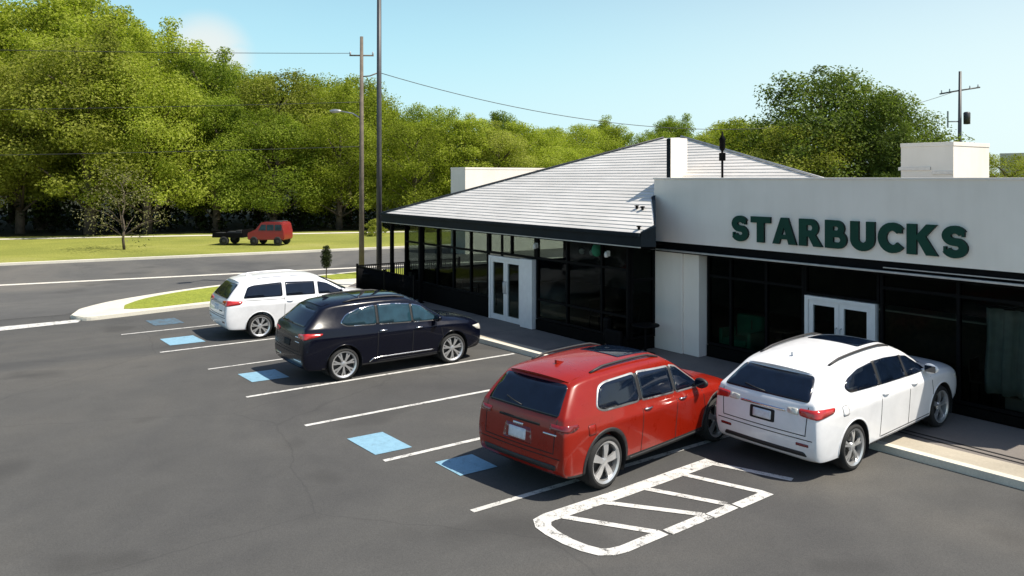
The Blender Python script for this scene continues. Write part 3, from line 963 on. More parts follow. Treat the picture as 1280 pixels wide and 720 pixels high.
    for e, bul in ((0, -.05), (len(G) - 1, .05)):
        Rr, Ll = G[e]
        cen = [Rr[0] if j == 1 else (Rr[9] if j == 8 else bm.verts.new((Rr[j].co.x + bul, 0, Rr[j].co.z))) for j in range(1, 9)]
        for j in range(1, 8):
            bm.faces.new((Rr[j], cen[j - 1], cen[j], Rr[j + 1])); bm.faces.new((Ll[j], Ll[j + 1], cen[j], cen[j - 1]))
    # a crisp shoulder line and crisp rear corner
    cl = bm.edges.layers.float.new('crease_edge')
    for i in range(len(G) - 1):
        for s in (0, 1):
            for j, c in ((4, .75), (5, .7), (7, .7), (2, .55)):
                e = bm.edges.get((G[i][s][j], G[i + 1][s][j]))
                if e and i < 9: e[cl] = c
    for s in (0, 1):
        for j in range(2, 9):
            e = bm.edges.get((G[0][s][j], G[0][s][j + 1])) if j < 9 else None
            if e: e[cl] = .7
    bmesh.ops.recalc_face_normals(bm, faces=bm.faces)
    sx, sy, sz = P['L'] / 4.70, P['W'] / 1.90, P.get('sz', 1.0)
    for v in bm.verts:
        v.co.x *= sx; v.co.y *= sy; v.co.z *= sz
    return bm

def eval_mesh(o):
    dg = bpy.context.evaluated_depsgraph_get()
    dg.update()
    ev = o.evaluated_get(dg)
    me = bpy.data.meshes.new_from_object(ev, depsgraph=dg)
    return me

def round_poly(pts, r, n=4):
    out = []
    m = len(pts)
    for i in range(m):
        p = Vector(pts[i]); a = Vector(pts[i - 1]); b = Vector(pts[(i + 1) % m])
        ra = min(r, (a - p).length * .45); rb = min(r, (b - p).length * .45)
        p0 = p + (a - p).normalized() * ra; p1 = p + (b - p).normalized() * rb
        for k in range(n + 1):
            t = k / n
            out.append((1 - t) ** 2 * p0 + 2 * t * (1 - t) * p + t * t * p1)
    return out

def fill2d(outline, step):
    """triangulate an outline with inner points so that it can follow a curved surface"""
    o = []
    m = len(outline)
    for i in range(m):
        a = outline[i]; b = outline[(i + 1) % m]
        k = max(1, int((b - a).length / step))
        for j in range(k):
            o.append(a.lerp(b, j / k))
    n = len(o)
    xs = [p.x for p in o]; ys = [p.y for p in o]
    def inside(x, y):
        c = False
        j = n - 1
        for i in range(n):
            if (o[i].y > y) != (o[j].y > y) and x < (o[j].x - o[i].x) * (y - o[i].y) / (o[j].y - o[i].y) + o[i].x:
                c = not c
            j = i
        return c
    def far(x, y):
        return all((p.x - x) ** 2 + (p.y - y) ** 2 > (step * .45) ** 2 for p in o)
    inner = []
    x = min(xs) + step * .5
    while x < max(xs):
        y = min(ys) + step * .5
        while y < max(ys):
            if inside(x, y) and far(x, y): inner.append(Vector((x, y)))
            y += step
        x += step
    vs, es, fs, *_ = geometry.delaunay_2d_cdt(o + inner, [(i, (i + 1) % n) for i in range(n)], [], 1, 1e-5)
    return vs, fs

class Skin:
    def __init__(s, me):
        t = B(); t.from_mesh(me)
        s.bvh = BVHTree.FromBMesh(t)
        t.free()
    def frame(s, f):
        if f == 'R': return lambda a, b: (Vector((a, -4, b)), Vector((0, 1, 0)))
        if f == 'L': return lambda a, b: (Vector((a, 4, b)), Vector((0, -1, 0)))
        if f == 'B': return lambda a, b: (Vector((-6, a, b)), Vector((1, 0, 0)))
        if f == 'F': return lambda a, b: (Vector((6, a, b)), Vector((-1, 0, 0)))
        if f == 'T': return lambda a, b: (Vector((a, b, 5)), Vector((0, 0, -1)))
        ang = R(f)                                # horizontal direction the ray travels
        d = Vector((math.cos(ang), math.sin(ang), 0)); side = Vector((d.y, -d.x, 0))
        return lambda a, b: (side * a + Vector((0, 0, b)) - d * 6, d)
    def patch(s, poly, f, off=.004, r=.03, step=.07, bm=None, mi=0, rounded=True, depth=.012):
        bm = bm or B()
        fr = s.frame(f)
        ol = round_poly(poly, r) if rounded else [Vector(p) for p in poly]
        vs, fs = fill2d(ol, step)
        nv = []
        for p in vs:
            o, d = fr(p.x, p.y)
            loc, nrm, i, dist = s.bvh.ray_cast(o, d)
            if loc is None:
                nv.append(None); continue
            if nrm.dot(d) > 0: nrm = -nrm
            nv.append((bm.verts.new(loc + nrm * off), bm.verts.new(loc - nrm * depth)))
        cnt = {}
        for t in fs:
            if any(nv[i] is None for i in t): continue
            try:
                g = bm.faces.new([nv[i][0] for i in t]); g.smooth = True; g.material_index = mi
            except ValueError: continue
            for a, b in zip(t, t[1:] + t[:1] if isinstance(t, list) else tuple(t[1:]) + (t[0],)):
                cnt[(min(a, b), max(a, b))] = cnt.get((min(a, b), max(a, b)), 0) + 1
        for (a, b), c in cnt.items():
            if c == 1:
                try:
                    g = bm.faces.new((nv[a][0], nv[b][0], nv[b][1], nv[a][1])); g.material_index = mi
                except ValueError: pass
        return bm
    def line(s, pts, f, w=.008, off=.0025, bm=None, mi=0):
        L, Q = ribbon2d(pts, w)
        return s.patch([(p.x, p.y) for p in L] + [(p.x, p.y) for p in Q[::-1]], f, off, step=.06, bm=bm, mi=mi, rounded=False, depth=.002)
    def hit(s, f, a, b):
        o, d = s.frame(f)(a, b)
        return s.bvh.ray_cast(o, d)[0]

def offset_poly(pts, d):
    c = Vector((sum(p[0] for p in pts) / len(pts), sum(p[1] for p in pts) / len(pts)))
    P = [Vector(p) for p in pts]
    area = sum(P[i].x * P[(i + 1) % len(P)].y - P[(i + 1) % len(P)].x * P[i].y for i in range(len(P)))
    sg = 1 if area > 0 else -1
    out = []
    m = len(P)
    for i in range(m):
        d1 = (P[i] - P[i - 1]).normalized(); d2 = (P[(i + 1) % m] - P[i]).normalized()
        n1 = Vector((d1.y, -d1.x)) * sg; n2 = Vector((d2.y, -d2.x)) * sg
        b = (n1 + n2)
        b = b.normalized() if b.length > 1e-5 else n1
        k = max(.45, b.dot(n1))
        out.append(P[i] + b * d / k)
    return [(p.x, p.y) for p in out]

def make_wheel(car, x, y, r, side, spokes, rimr, style):
    """side -1: right-hand wheel (outer face to -y)"""
    w = bpy.data.objects.new('wheel', None); link(w, car); w.location = (x, y, r); w.empty_display_size = .1
    o = side
    def pr(p): return [(rr, h * o) for rr, h in p]
    hw = .115
    bm = B()
    lathe(bm, pr([(rimr - .01, -hw + .02), (rimr, -hw), (r - .05, -hw - .004), (r - .012, -hw + .022), (r, -hw + .05), (r, -.012), (r - .012, -.010), (r - .012, .010), (r, .012), (r, hw - .05), (r - .012, hw - .022), (r - .05, hw + .004), (rimr + .004, hw), (rimr - .004, hw - .015), (rimr - .01, hw - .03)]), 40, 'y')
    obj('tyre', bm, M['tyre'], w, smooth=True, angle=40)
    bm = B()
    lathe(bm, pr([(rimr - .012, -hw + .02), (rimr - .03, -.02), (rimr - .035, hw - .06), (rimr - .03, hw - .02), (rimr - .012, hw - .008), (rimr + .004, hw - .002), (rimr + .006, hw - .012)]), 40, 'y')
    ho = hw - .025
    lathe(bm, pr([(.001, ho + .004), (.035, ho + .003), (.06, ho - .006), (.075, ho - .03), (.07, ho - .06)]), 24, 'y')
    for k in range(spokes):
        a = 2 * PI * k / spokes + .2
        subs = (0,) if style == 'wide' else (-.16, .16)
        for da in subs:
            w0, w1 = (.032, .062) if style == 'wide' else (.014, .019)
            t = B()
            L0, L1 = .05, rimr - .02
            vs = []
            for (rad, hw2, dep, tk) in ((L0, w0, ho - .004, .03), ((L0 + L1) / 2, (w0 + w1) / 2, ho + .002, .026), (L1, w1, ho - .012, .03)):
                for (sg, dd) in ((-1, 0), (1, 0), (1, tk), (-1, tk)):
                    aa = a + da * (rad / L1) * .9
                    tx = Vector((math.cos(aa), 0, math.sin(aa))); ty = Vector((-math.sin(aa), 0, math.cos(aa)))
                    vs.append(bm.verts.new(tx * rad + ty * (sg * hw2) + Vector((0, (dep - dd) * o, 0))))
            for q in (0, 4):
                for m_ in range(4):
                    bm.faces.new((vs[q + m_], vs[q + (m_ + 1) % 4], vs[q + 4 + (m_ + 1) % 4], vs[q + 4 + m_]))
            t.free()
    obj('rim', bm, M['rim'], w, smooth=True, angle=35)
    bm = B()
    lathe(bm, pr([(.001, .0), (rimr - .05, .0), (rimr - .05, .015), (.09, .02), (.001, .02)]), 32, 'y')
    obj('brake_disc', bm, M['rimdark'], w, smooth=True, angle=35)
    for q in range(5):
        pass
    return w

def make_car(P):
    d = P.get('lower', 0)
    if d:
        P = dict(P); P['h'] = P.get('h', 0) - d
        def lw(pts): return [(a, b - d * max(0, b - 1.2) / .38) for a, b in pts]
        P['side_glass'] = [(lw(q), r, m_) for q, r, m_ in P['side_glass']]
        P['pillar_black'] = [(lw(q), r) for q, r in P.get('pillar_black', ())]
        P['rear_glass'] = lw(P['rear_glass']); P['front_glass'] = lw(P['front_glass'])
    car = thing('parked_car', P['label'], 'car', (P['x'], P['y'], P.get('lift', 0)), R(P['yaw']), 'cars parked outside the cafe')
    car.rotation_euler = (0, R(-P.get('pitch', 0)), R(P['yaw']))
    sx = P['L'] / 4.70; sy = P['W'] / 1.90
    bm = body_cage(P)
    me0 = bpy.data.meshes.new('tmp'); bm.to_mesh(me0); bm.free()
    ob = bpy.data.objects.new('body', me0); COL.objects.link(ob)
    md = ob.modifiers.new('s', 'SUBSURF'); md.levels = md.render_levels = 3
    full = eval_mesh(ob)
    sk = Skin(full)
    ra, rf = P['axr'], P['axf']
    tr = P['tyre']; ar = tr + .055
    # cut the wheel openings
    cuts = B()
    for ax in (ra, rf):
        for s in (-1, 1):
            t = B()
            lathe(t, [(ar, 0), (ar, .8)], 40, 'y', close=True)
            merge(cuts, t, 0, Matrix.Translation((ax, s * 1.12 - .4, tr + .01)))
            
    bmesh.ops.recalc_face_normals(cuts, faces=cuts.faces)
    cme = bpy.data.meshes.new('cut'); cuts.to_mesh(cme); cuts.free()
    cob = bpy.data.objects.new('cut', cme); COL.objects.link(cob)
    ob.modifiers.clear(); ob.data = full
    bo = ob.modifiers.new('b', 'BOOLEAN'); bo.operation = 'DIFFERENCE'; bo.object = cob; bo.solver = 'EXACT'
    me = eval_mesh(ob)
    ob.modifiers.clear()
    ob.data = me; me.name = 'body'
    bpy.data.objects.remove(cob)
    me.materials.clear()
    me.materials.append(P['paint']); me.materials.append(M['blackplastic'])
    cz = P.get('clad', .36)
    for p in me.polygons:
        p.use_smooth = True
        p.material_index = 1 if p.center.z < cz else 0
        inw = any(abs(((p.center.x - ax) ** 2 + (p.center.z - tr - .01) ** 2) ** .5 - ar) < .012 for ax in (ra, rf)) and abs(p.normal.y) < .3
        if inw: p.material_index = 1
    try: me.set_sharp_from_angle(angle=R(38))
    except Exception: pass
    ob.parent = car
    # wheel arches (lining and lip) and wheels
    for ax in (ra, rf):
        for s in (-1, 1):
            yo = sk.hit('R' if s < 0 else 'L', ax, tr + ar - .03)
            ys = abs(yo.y) if yo else .93 * sy
            t = B()
            lathe(t, [(ar - .004, .42), (ar - .004, ys - .012)], 36, 'y')
            lathe(t, [(.001, .425), (ar - .004, .425)], 36, 'y')
            for v in t.verts:
                v.co.y *= s; v.co.x += ax; v.co.z += tr + .01
            bmesh.ops.delete(t, geom=[v for v in t.verts if v.co.z < .16], context='VERTS')
            arch = obj('wheel_arch', t, M['gap'], ob, smooth=True)
            # lip following the body surface
            seg = []
            for k in range(33):
                a = R(-32 + 244 * k / 32)
                seg.append((ax + (ar + P['lip'] / 2) * math.cos(a), tr + .01 + (ar + P['lip'] / 2) * math.sin(a)))
            seg = [q for q in seg if q[1] > .27]
            obj('arch_trim', sk.line(seg, 'R' if s < 0 else 'L', P['lip'], .008), P.get('lipmat', M['blackplastic']), arch, smooth=True)
            make_wheel(car, ax, s * (ys - .135), tr, s, P.get('spokes', 5), tr - P.get('side_wall', .095), P.get('style', 'double'))
    # glass
    for f, s in (('R', -1), ('L', 1)):
        for (poly, r, mt) in P['side_glass']:
            q = [(a * sx, b) for a, b in poly]
            if P.get('surround'):
                obj('window_trim', sk.patch(offset_poly(q, P.get('surround_w', .025)), f, .003, r + .02), P['surround'], car, smooth=True)
            obj('window', sk.patch(q, f, .007, r), M[mt], car, smooth=True)
        for (poly, r) in P.get('pillar_black', ()):
            obj('pillar_trim', sk.patch([(a * sx, b) for a, b in poly], f, .0045, r), M['blackplastic'], car, smooth=True)
        # door gaps, sill strip, handles
        for ln in P['gaps']:
            obj('panel_gap', sk.line([(a * sx, b) for a, b in ln], f, .013, .0022), M['gap'], ob)
        if P.get('fuel') and s < 0:
            a0, a1, b0, b1 = P['fuel']
            q = [(a0 * sx, b0), (a1 * sx, b0), (a1 * sx, b1), (a0 * sx, b1)]
            fl = obj('fuel_flap', sk.patch(q, f, .0045, .03, .04), P['paint'], ob, smooth=True)
            obj('panel_gap', sk.patch(offset_poly(q, .007), f, .0020, .035, .04), M['gap'], fl, smooth=True)
        if P.get('sill'):
            obj('sill_trim', sk.line([(a * sx, b) for a, b in P['sill']], f, P.get('sill_w', .03), .012), P['sillmat'], car, smooth=True)
        for (hx, hz) in P['handles']:
            pth = []
            for k in range(7):
                t = k / 6
                h = sk.hit(f, (hx - .10 + .2 * t) * sx, hz)
                if h: pth.append(h + Vector((0, s * (.006 + .028 * math.sin(PI * t) ** .5), 0)))
            hb = B(); tube(hb, pth, .014, 8)
            obj('handle', hb, P.get('handlemat', P['paint']), car)
        # door mirror
        h = sk.hit(f, P['mirror'][0] * sx, P['mirror'][1])
        if h:
            mb = B()
            t = B(); bmesh.ops.create_icosphere(t, subdivisions=3, radius=1)
            for v in t.verts:
                c = v.co
                e = 1.0 if c.x > 0 else .35
                v.co = Vector((c.x * .10 * e, c.y * .125, c.z * .085 * (1 - .15 * c.y * s)))
            merge(mb, t, 0, Matrix.Translation(h + Vector((.0, s * .15, .05))))
            tube(mb, [h + Vector((0, -s * .02, -.01)), h + Vector((0, s * .07, .02))], [.035, .028], 8)
            for fc in mb.faces: fc.smooth = True
            mo = obj('mirror', mb, P.get('mirrormat', P['paint']), car)
            gb = B(); box(gb, -.040, -.034, -.09, .09, -.055, .055, .002)
            bmesh.ops.translate(gb, verts=gb.verts, vec=h + Vector((0, s * .15, .05)))
            obj('mirror_glass', gb, M['carglass'], mo)
    obj('rear_window', sk.patch(P['rear_glass'], 'B', .008, P.get('rear_r', .07)), M['carglass'], car, smooth=True)
    obj('windscreen', sk.patch(P['front_glass'], 'F', .006, .08), M['carglass'], car, smooth=True)
    if P.get('sunroof'):
        for q in P['sunroof']:
            obj('sunroof', sk.patch([(a * sx, b) for a, b in q], 'T', .006, .05), M['carglass'], car, smooth=True)
    # roof rails
    if P.get('rails'):
        x0, x1, hgt, rm = P['rails']
        for s in (-1, 1):
            pth = []
            for k in range(13):
                t = k / 12
                h = sk.hit('T', (x0 + (x1 - x0) * t) * sx, s * .60 * sy)
                lift = hgt * min(1, 6 * t, 6 * (1 - t))
                pth.append(h + Vector((0, 0, lift)))
            rb = B(); tube(rb, pth, .02, 8)
            obj('roof_rail', rb, rm, car)
    # spoiler over the rear window
    if P.get('spoiler'):
        w, ln, col = P['spoiler']
        sp = B()
        n = 14
        rows = []
        for k in range(n + 1):
            y = -w + 2 * w * k / n
            hx = P['spoiler_x'] * sx
            h = sk.hit('T', hx, y * sy)
            e = 1 - .35 * abs(y / w) ** 3
            z = h.z
            rows.append([sp.verts.new(p) for p in ((hx + .12, y * sy, sk.hit('T', hx + .12, y * sy).z + .004), (hx, y * sy, z + .012), (hx - ln * e, y * sy, z - .025), (hx - ln * e + .01, y * sy, z - .055), (hx, y * sy, z - .05))])
        for k in range(n):
            for j in range(4):
                sp.faces.new((rows[k][j], rows[k][j + 1], rows[k + 1][j + 1], rows[k + 1][j]))
        sp.faces.new(rows[0]); sp.faces.new(rows[-1][::-1])
        so = obj('spoiler', sp, col, car, smooth=True, angle=50)
        hx = P['spoiler_x'] * sx - ln + .01
    # lamps
    for (poly, ang, r, mt, nm) in P['tail']:
        for s in (1, -1):
            pl = [(a * s, b) for a, b in poly]
            obj(nm, sk.patch(pl, ang * s if not isinstance(ang, str) else ang, .012, r, .05), M[mt], car, smooth=True)
    for (poly, ang) in P.get('head', (([(-.62, .66), (-.95, .74), (-.92, .84), (-.60, .78)], 160),)):
        pass
    for s in (1, -1):
        q = [(.50, .78 + P['hz']), (.62, .67 + P['hz']), (1.02, .60 + P['hz']), (1.05, .69 + P['hz']), (.75, .79 + P['hz'])]
        obj('headlight', sk.patch([(a * s, b) for a, b in q], 180 - 38 * s, .008, .03, .05), M['lampclear'], car, smooth=True)
    # front grille
    gb = sk.patch([(-.48, .50), (.48, .50), (.52, .70 + P['hz']), (-.52, .70 + P['hz'])], 'F', .01, .05)
    obj('grille', gb, M['blackplastic'], car, smooth=True)
    # rear details
    for (poly, r, mt, nm, off) in P['rear']:
        obj(nm, sk.patch(poly, 'B', off, r, .06), P['paint'] if mt == 'paint' else M[mt], car, smooth=True)
    for ln in P['rear_gaps']:
        obj('panel_gap', sk.line(ln, 'B', .013, .0022), M['gap'], ob)
    # antenna fin, wiper
    h = sk.hit('T', -1.45 * sx, 0)
    ab = B(); prism(ab, [(-.09, -.02), (.09, -.008), (.09, .008), (-.09, .02)], 0, lambda x, y: .055 if x < 0 else .004)
    bmesh.ops.translate(ab, verts=ab.verts, vec=h)
    obj('antenna', ab, P['paint'], car)
    if P.get('wiper'):
        a, b = P['wiper']
        p0 = sk.hit('B', *a); p1 = sk.hit('B', *b)
        wb = B(); tube(wb, [p0 + Vector((-.02, 0, 0)), p0.lerp(p1, .5) + Vector((-.035, 0, 0)), p1 + Vector((-.02, 0, 0))], .009, 6)
        obj('wiper', wb, M['blackplastic'], car)
    # dark underside
    ub = B(); box(ub, ra - .3, rf + .35, -.55 * sy, .55 * sy, .17, .26)
    obj('underbody', ub, M['gap'], car)
    # exhaust tips
    eb = B()
    for y in P.get('exhaust', (-.5,)):
        lathe(eb, [(.028, 0), (.035, .0), (.035, .12), (.028, .12)], 14, 'y')
        for v in eb.verts:
            pass
    eb.free()
    return car, sk

GAP = [[(-.62, .34), (-.60, .7), (-.60, 1.0)], [(.28, .33), (.30, .98)], [(1.05, .42), (1.10, .70), (1.04, .98)], [(-.60, .34), (1.03, .34)]]

red = dict(lower=.055, label='red compact sport utility car with silver window trim parked nearest the hatched box', x=9.14, y=9.55, yaw=7.5, L=4.66, W=1.90, h=.0, rake=.05, belt=.02, belt_rise=.03, roof_drop=.03,
    paint=M['red'], tyre=.385, axr=-1.44, axf=1.52, lip=.055, spokes=5, style='wide', side_wall=.085,
    side_glass=[([(-.55, 1.125), (.26, 1.09), (.26, 1.50), (-.55, 1.555)], .04, 'carglass'), ([(.34, 1.085), (1.0, 1.06), (.98, 1.12), (.52, 1.45), (.34, 1.50)], .04, 'carglass'),
                ([(-1.60, 1.20), (-1.48, 1.145), (-.64, 1.125), (-.64, 1.555), (-1.32, 1.53), (-1.47, 1.48)], .07, 'carglass')],
    surround=M['alu'], surround_w=.028, pillar_black=[([(-.635, 1.12), (-.555, 1.12), (-.555, 1.56), (-.635, 1.56)], .005), ([(.265, 1.09), (.335, 1.09), (.335, 1.51), (.265, 1.51)], .005)],
    gaps=GAP, fuel=(-1.86, -1.71, .86, 1.00), handles=[(-.46, .985), (.46, .965)], mirror=(.88, 1.08), mirrormat=M['blackplastic'], handlemat=M['chrome'],
    rear_glass=[(-.73, 1.14), (.73, 1.14), (.63, 1.585), (-.63, 1.585)], front_glass=[(-.76, 1.14), (.76, 1.14), (.60, 1.60), (-.60, 1.60)],
    sunroof=[[(-.55, -.40), (.26, -.40), (.26, .40), (-.55, .40)]], rails=(-1.45, .22, .045, M['blackplastic']), spoiler=(.60, .20, M['red']), spoiler_x=-1.78,
    tail=[([(-1.003, .97), (-0.667, .975), (-0.600, 1.01), (-0.616, 1.06), (-1.003, 1.055)], 40, .025, 'taildark', 'tail_light')], hz=.06,
    rear=[([(-.42, .985), (.42, .985), (.42, 1.02), (-.42, 1.02)], .015, 'gap', 'trim_strip', .006), ([(-.17, .735), (.17, .735), (.17, .885), (-.17, .885)], .015, 'plate', 'licence_plate', .016),
          ([(-.30, .70), (.30, .70), (.26, .92), (-.26, .92)], .04, 'taildark', 'plate_recess', .004), ([(-.72, .42), (.72, .42), (.74, .50), (-.74, .50)], .03, 'blackplastic', 'bumper_trim', .01),
          ([(-.10, .925), (.10, .925), (.10, .955), (-.10, .955)], .01, 'chrome', 'badge', .012), ([(-.74, .90), (-.50, .90), (-.50, .925), (-.74, .925)], .008, 'chrome', 'badge', .012)],
    rear_gaps=[[(-.72, 1.12), (-.70, .66), (.70, .66), (.72, 1.12)], [(-.82, .60), (.82, .60)]], wiper=((0, 1.19), (.36, 1.25)), clad=.36, sill=[(-.9, .30), (.95, .30)], sill_w=.06, sillmat=M['blackplastic'])

white = dict(lower=.06, label='white sport utility car with black roof rails parked with its nose over the pavement', x=12.80, y=7.70, yaw=1.5, pitch=2.32, lift=.0575, L=4.85, W=1.93, h=-.0, rake=.12, belt=.05, belt_rise=.05, roof_drop=.06, taper=.98,
    paint=M['carwhite'], tyre=.365, axr=-1.42, axf=1.46, lip=.0201, lipmat=M['carwhite'], spokes=5, style='double', side_wall=.085,
    side_glass=[([(-.52, 1.15), (.27, 1.115), (.27, 1.50), (-.20, 1.56), (-.52, 1.57)], .03, 'carglass'), ([(.33, 1.11), (1.0, 1.085), (.97, 1.15), (.55, 1.43), (.33, 1.485)], .04, 'carglass'),
                ([(-1.50, 1.30), (-1.40, 1.20), (-.585, 1.152), (-.585, 1.565), (-1.02, 1.525), (-1.36, 1.42)], .06, 'carglass')],
    pillar_black=[([(-.60, 1.15), (-.50, 1.15), (-.50, 1.575), (-.60, 1.575)], .005), ([(.255, 1.115), (.345, 1.11), (.345, 1.495), (.255, 1.505)], .005)],
    gaps=GAP, fuel=(-1.70, -1.55, .92, 1.06), handles=[(-.46, 1.01), (.46, .985)], mirror=(.90, 1.10),
    rear_glass=[(-.75, 1.19), (.75, 1.19), (.73, 1.28), (.62, 1.55), (-.62, 1.55), (-.73, 1.28)], front_glass=[(-.76, 1.16), (.76, 1.16), (.60, 1.60), (-.60, 1.60)],
    sunroof=[[(-.42, -.46), (.28, -.44), (.28, .44), (-.42, .46)]], rails=(-1.5, .25, .035, M['blackplastic']), spoiler=(.56, .13, M['carwhite']), spoiler_x=-1.78,
    tail=[([(-1.053, 1.00), (-0.818, .975), (-0.549, 1.02), (-0.532, 1.09), (-0.793, 1.115), (-1.053, 1.10)], 40, .03, 'tail', 'tail_light'), ([(-1.204, 1.005), (-1.066, 1.0), (-1.066, 1.095), (-1.204, 1.085)], 40, .02, 'lampclear', 'reversing_light')], hz=.06,
    rear=[([(-.22, .80), (.22, .80), (.22, .99), (-.22, .99)], .03, 'gap', 'plate_recess', .004), ([(-.16, .83), (.16, .83), (.16, .96), (-.16, .96)], .015, 'plate', 'licence_plate', .012),
          ([(-.40, 1.01), (.40, 1.01), (.40, 1.045), (-.40, 1.045)], .015, 'chrome', 'trim_strip', .012), ([(-.74, .40), (.74, .40), (.70, .47), (-.70, .47)], .03, 'blackplastic', 'bumper_trim', .008),
          ([(.58, .56), (.78, .56), (.78, .60), (.58, .60)], .01, 'taildark', 'reflector', .008), ([(-.78, .56), (-.58, .56), (-.58, .60), (-.78, .60)], .01, 'taildark', 'reflector', .008)],
    rear_gaps=[[(-.76, 1.14), (-.73, .72), (.73, .72), (.76, 1.14)], [(-.84, .66), (.84, .66)]], wiper=((0, 1.22), (.40, 1.26)), clad=.30, sill=[(-.9, .28), (.95, .28)], sill_w=.05, sillmat=M['blackplastic'])

black = dict(label='dark midnight blue crossover car with chrome window line parked beside the white wagon', x=8.73, y=17.27, yaw=0.0, L=4.75, W=1.90, h=.02, rake=.15, belt=.06, belt_rise=.06, roof_drop=.045, taper=.95, hood=.01,
    paint=M['carblack'], tyre=.365, axr=-1.42, axf=1.40, lip=.0201, lipmat=M['carblack'], spokes=7, style='double', side_wall=.075,
    side_glass=[([(-.55, 1.17), (.27, 1.13), (.27, 1.52), (-.15, 1.57), (-.55, 1.58)], .03, 'carglasslight'), ([(.33, 1.125), (1.02, 1.10), (.98, 1.17), (.56, 1.45), (.33, 1.51)], .05, 'carglasslight'),
                ([(-1.46, 1.275), (-1.34, 1.205), (-.62, 1.172), (-.62, 1.578), (-1.0, 1.54), (-1.32, 1.43)], .06, 'carglasslight')],
    surround=M['chrome'], surround_w=.02, pillar_black=[([(-.625, 1.168), (-.545, 1.168), (-.545, 1.585), (-.625, 1.585)], .005), ([(.265, 1.125), (.335, 1.125), (.335, 1.515), (.265, 1.525)], .005)],
    gaps=GAP, handles=[(-.46, 1.02), (.46, .99)], mirror=(.90, 1.11), handlemat=M['chrome'],
    rear_glass=[(-.68, 1.235), (.68, 1.235), (.67, 1.30), (.58, 1.57), (-.58, 1.57), (-.67, 1.30)], front_glass=[(-.76, 1.17), (.76, 1.17), (.60, 1.58), (-.60, 1.58)],
    sunroof=[[(-.9, -.42), (.26, -.42), (.26, .42), (-.9, .42)]], rails=(-1.3, .22, .025, M['blackplastic']), spoiler=(.54, .16, M['carblack']), spoiler_x=-1.68,
    tail=[([(-1.070, 1.015), (-0.835, .985), (-0.549, 1.05), (-0.524, 1.10), (-0.793, 1.125), (-1.070, 1.085)], 40, .03, 'tail', 'tail_light')], hz=.08,
    rear=[([(-.17, .78), (.17, .78), (.17, .92), (-.17, .92)], .015, 'gap', 'licence_plate', .012), ([(-.66, 1.0), (-.42, 1.0), (-.42, 1.022), (-.66, 1.022)], .006, 'chrome', 'badge', .010), ([(-.64, .90), (-.44, .90), (-.44, .918), (-.64, .918)], .006, 'chrome', 'badge', .010),
          ([(-.78, .50), (-.40, .50), (-.40, .525), (-.78, .525)], .008, 'chrome', 'reflector', .010), ([(.40, .50), (.78, .50), (.78, .525), (.40, .525)], .008, 'chrome', 'reflector', .010)],
    rear_gaps=[[(-.74, 1.18), (-.71, .72), (.71, .72), (.74, 1.18)], [(-.84, .66), (.84, .66)]], wiper=((0, 1.25), (.36, 1.29)), clad=.33, sill=[(-.80, .34), (-.72, .40), (-.5, .42), (.85, .42)], sill_w=.022, sillmat=M['chrome'])

van = dict(label='white family wagon with long side windows parked farthest left beside the grass island', x=8.75, y=22.9, yaw=-1.5, L=4.7, W=1.92, h=-.04, rake=.10, belt=.04, belt_rise=-.01, roof_drop=.03, wind=.12,
    paint=M['carwhite'], tyre=.345, axr=-1.40, axf=1.44, lip=.0201, lipmat=M['carwhite'], spokes=7, style='double', side_wall=.075,
    side_glass=[([(-.66, 1.135), (.20, 1.12), (.20, 1.48), (-.66, 1.52)], .03, 'carglass'), ([(.30, 1.115), (1.12, 1.09), (1.06, 1.14), (.58, 1.40), (.30, 1.47)], .04, 'carglass'),
                ([(-1.86, 1.15), (-.76, 1.138), (-.76, 1.52), (-1.55, 1.485), (-1.72, 1.44)], .05, 'carglass')],
    gaps=[[(-.72, .34), (-.71, 1.1)], [(.25, .33), (.25, 1.1)], [(1.10, .42), (1.16, .7), (1.12, .98)], [(-.72, .34), (1.08, .34)], [(-1.85, 1.09), (-.72, 1.06)]], handles=[(-.56, 1.0), (.10, .995)], mirror=(.98, 1.10),
    rear_glass=[(-.74, 1.15), (.74, 1.15), (.61, 1.52), (-.61, 1.52)], front_glass=[(-.76, 1.16), (.76, 1.16), (.60, 1.57), (-.60, 1.57)],
    rails=(-1.6, .25, .04, M['carwhite']), spoiler=(.58, .12, M['carwhite']), spoiler_x=-1.80,
    tail=[([(-1.120, .985), (-0.835, .965), (-0.532, 1.0), (-0.499, 1.08), (-0.793, 1.115), (-1.087, 1.08)], 40, .03, 'tail', 'tail_light')], hz=.06,
    rear=[([(-.17, .80), (.17, .80), (.17, .94), (-.17, .94)], .015, 'plate', 'licence_plate', .012), ([(-.62, .985), (.62, .985), (.60, 1.05), (-.60, 1.05)], .02, 'alu', 'trim_strip', .008), ([(-.55, .80), (-.30, .80), (-.30, .82), (-.55, .82)], .006, 'gap', 'badge', .010),
          ([(-.78, .50), (-.60, .50), (-.60, .54), (-.78, .54)], .008, 'taildark', 'reflector', .008), ([(.60, .50), (.78, .50), (.78, .54), (.60, .54)], .008, 'taildark', 'reflector', .008)],
    rear_gaps=[[(-.78, 1.10), (-.75, .70), (.75, .70), (.78, 1.10)], [(-.84, .64), (.84, .64)]], wiper=((0, 1.18), (.40, 1.22)), clad=.28)
for P in (red, white, black, van):
    make_car(P)

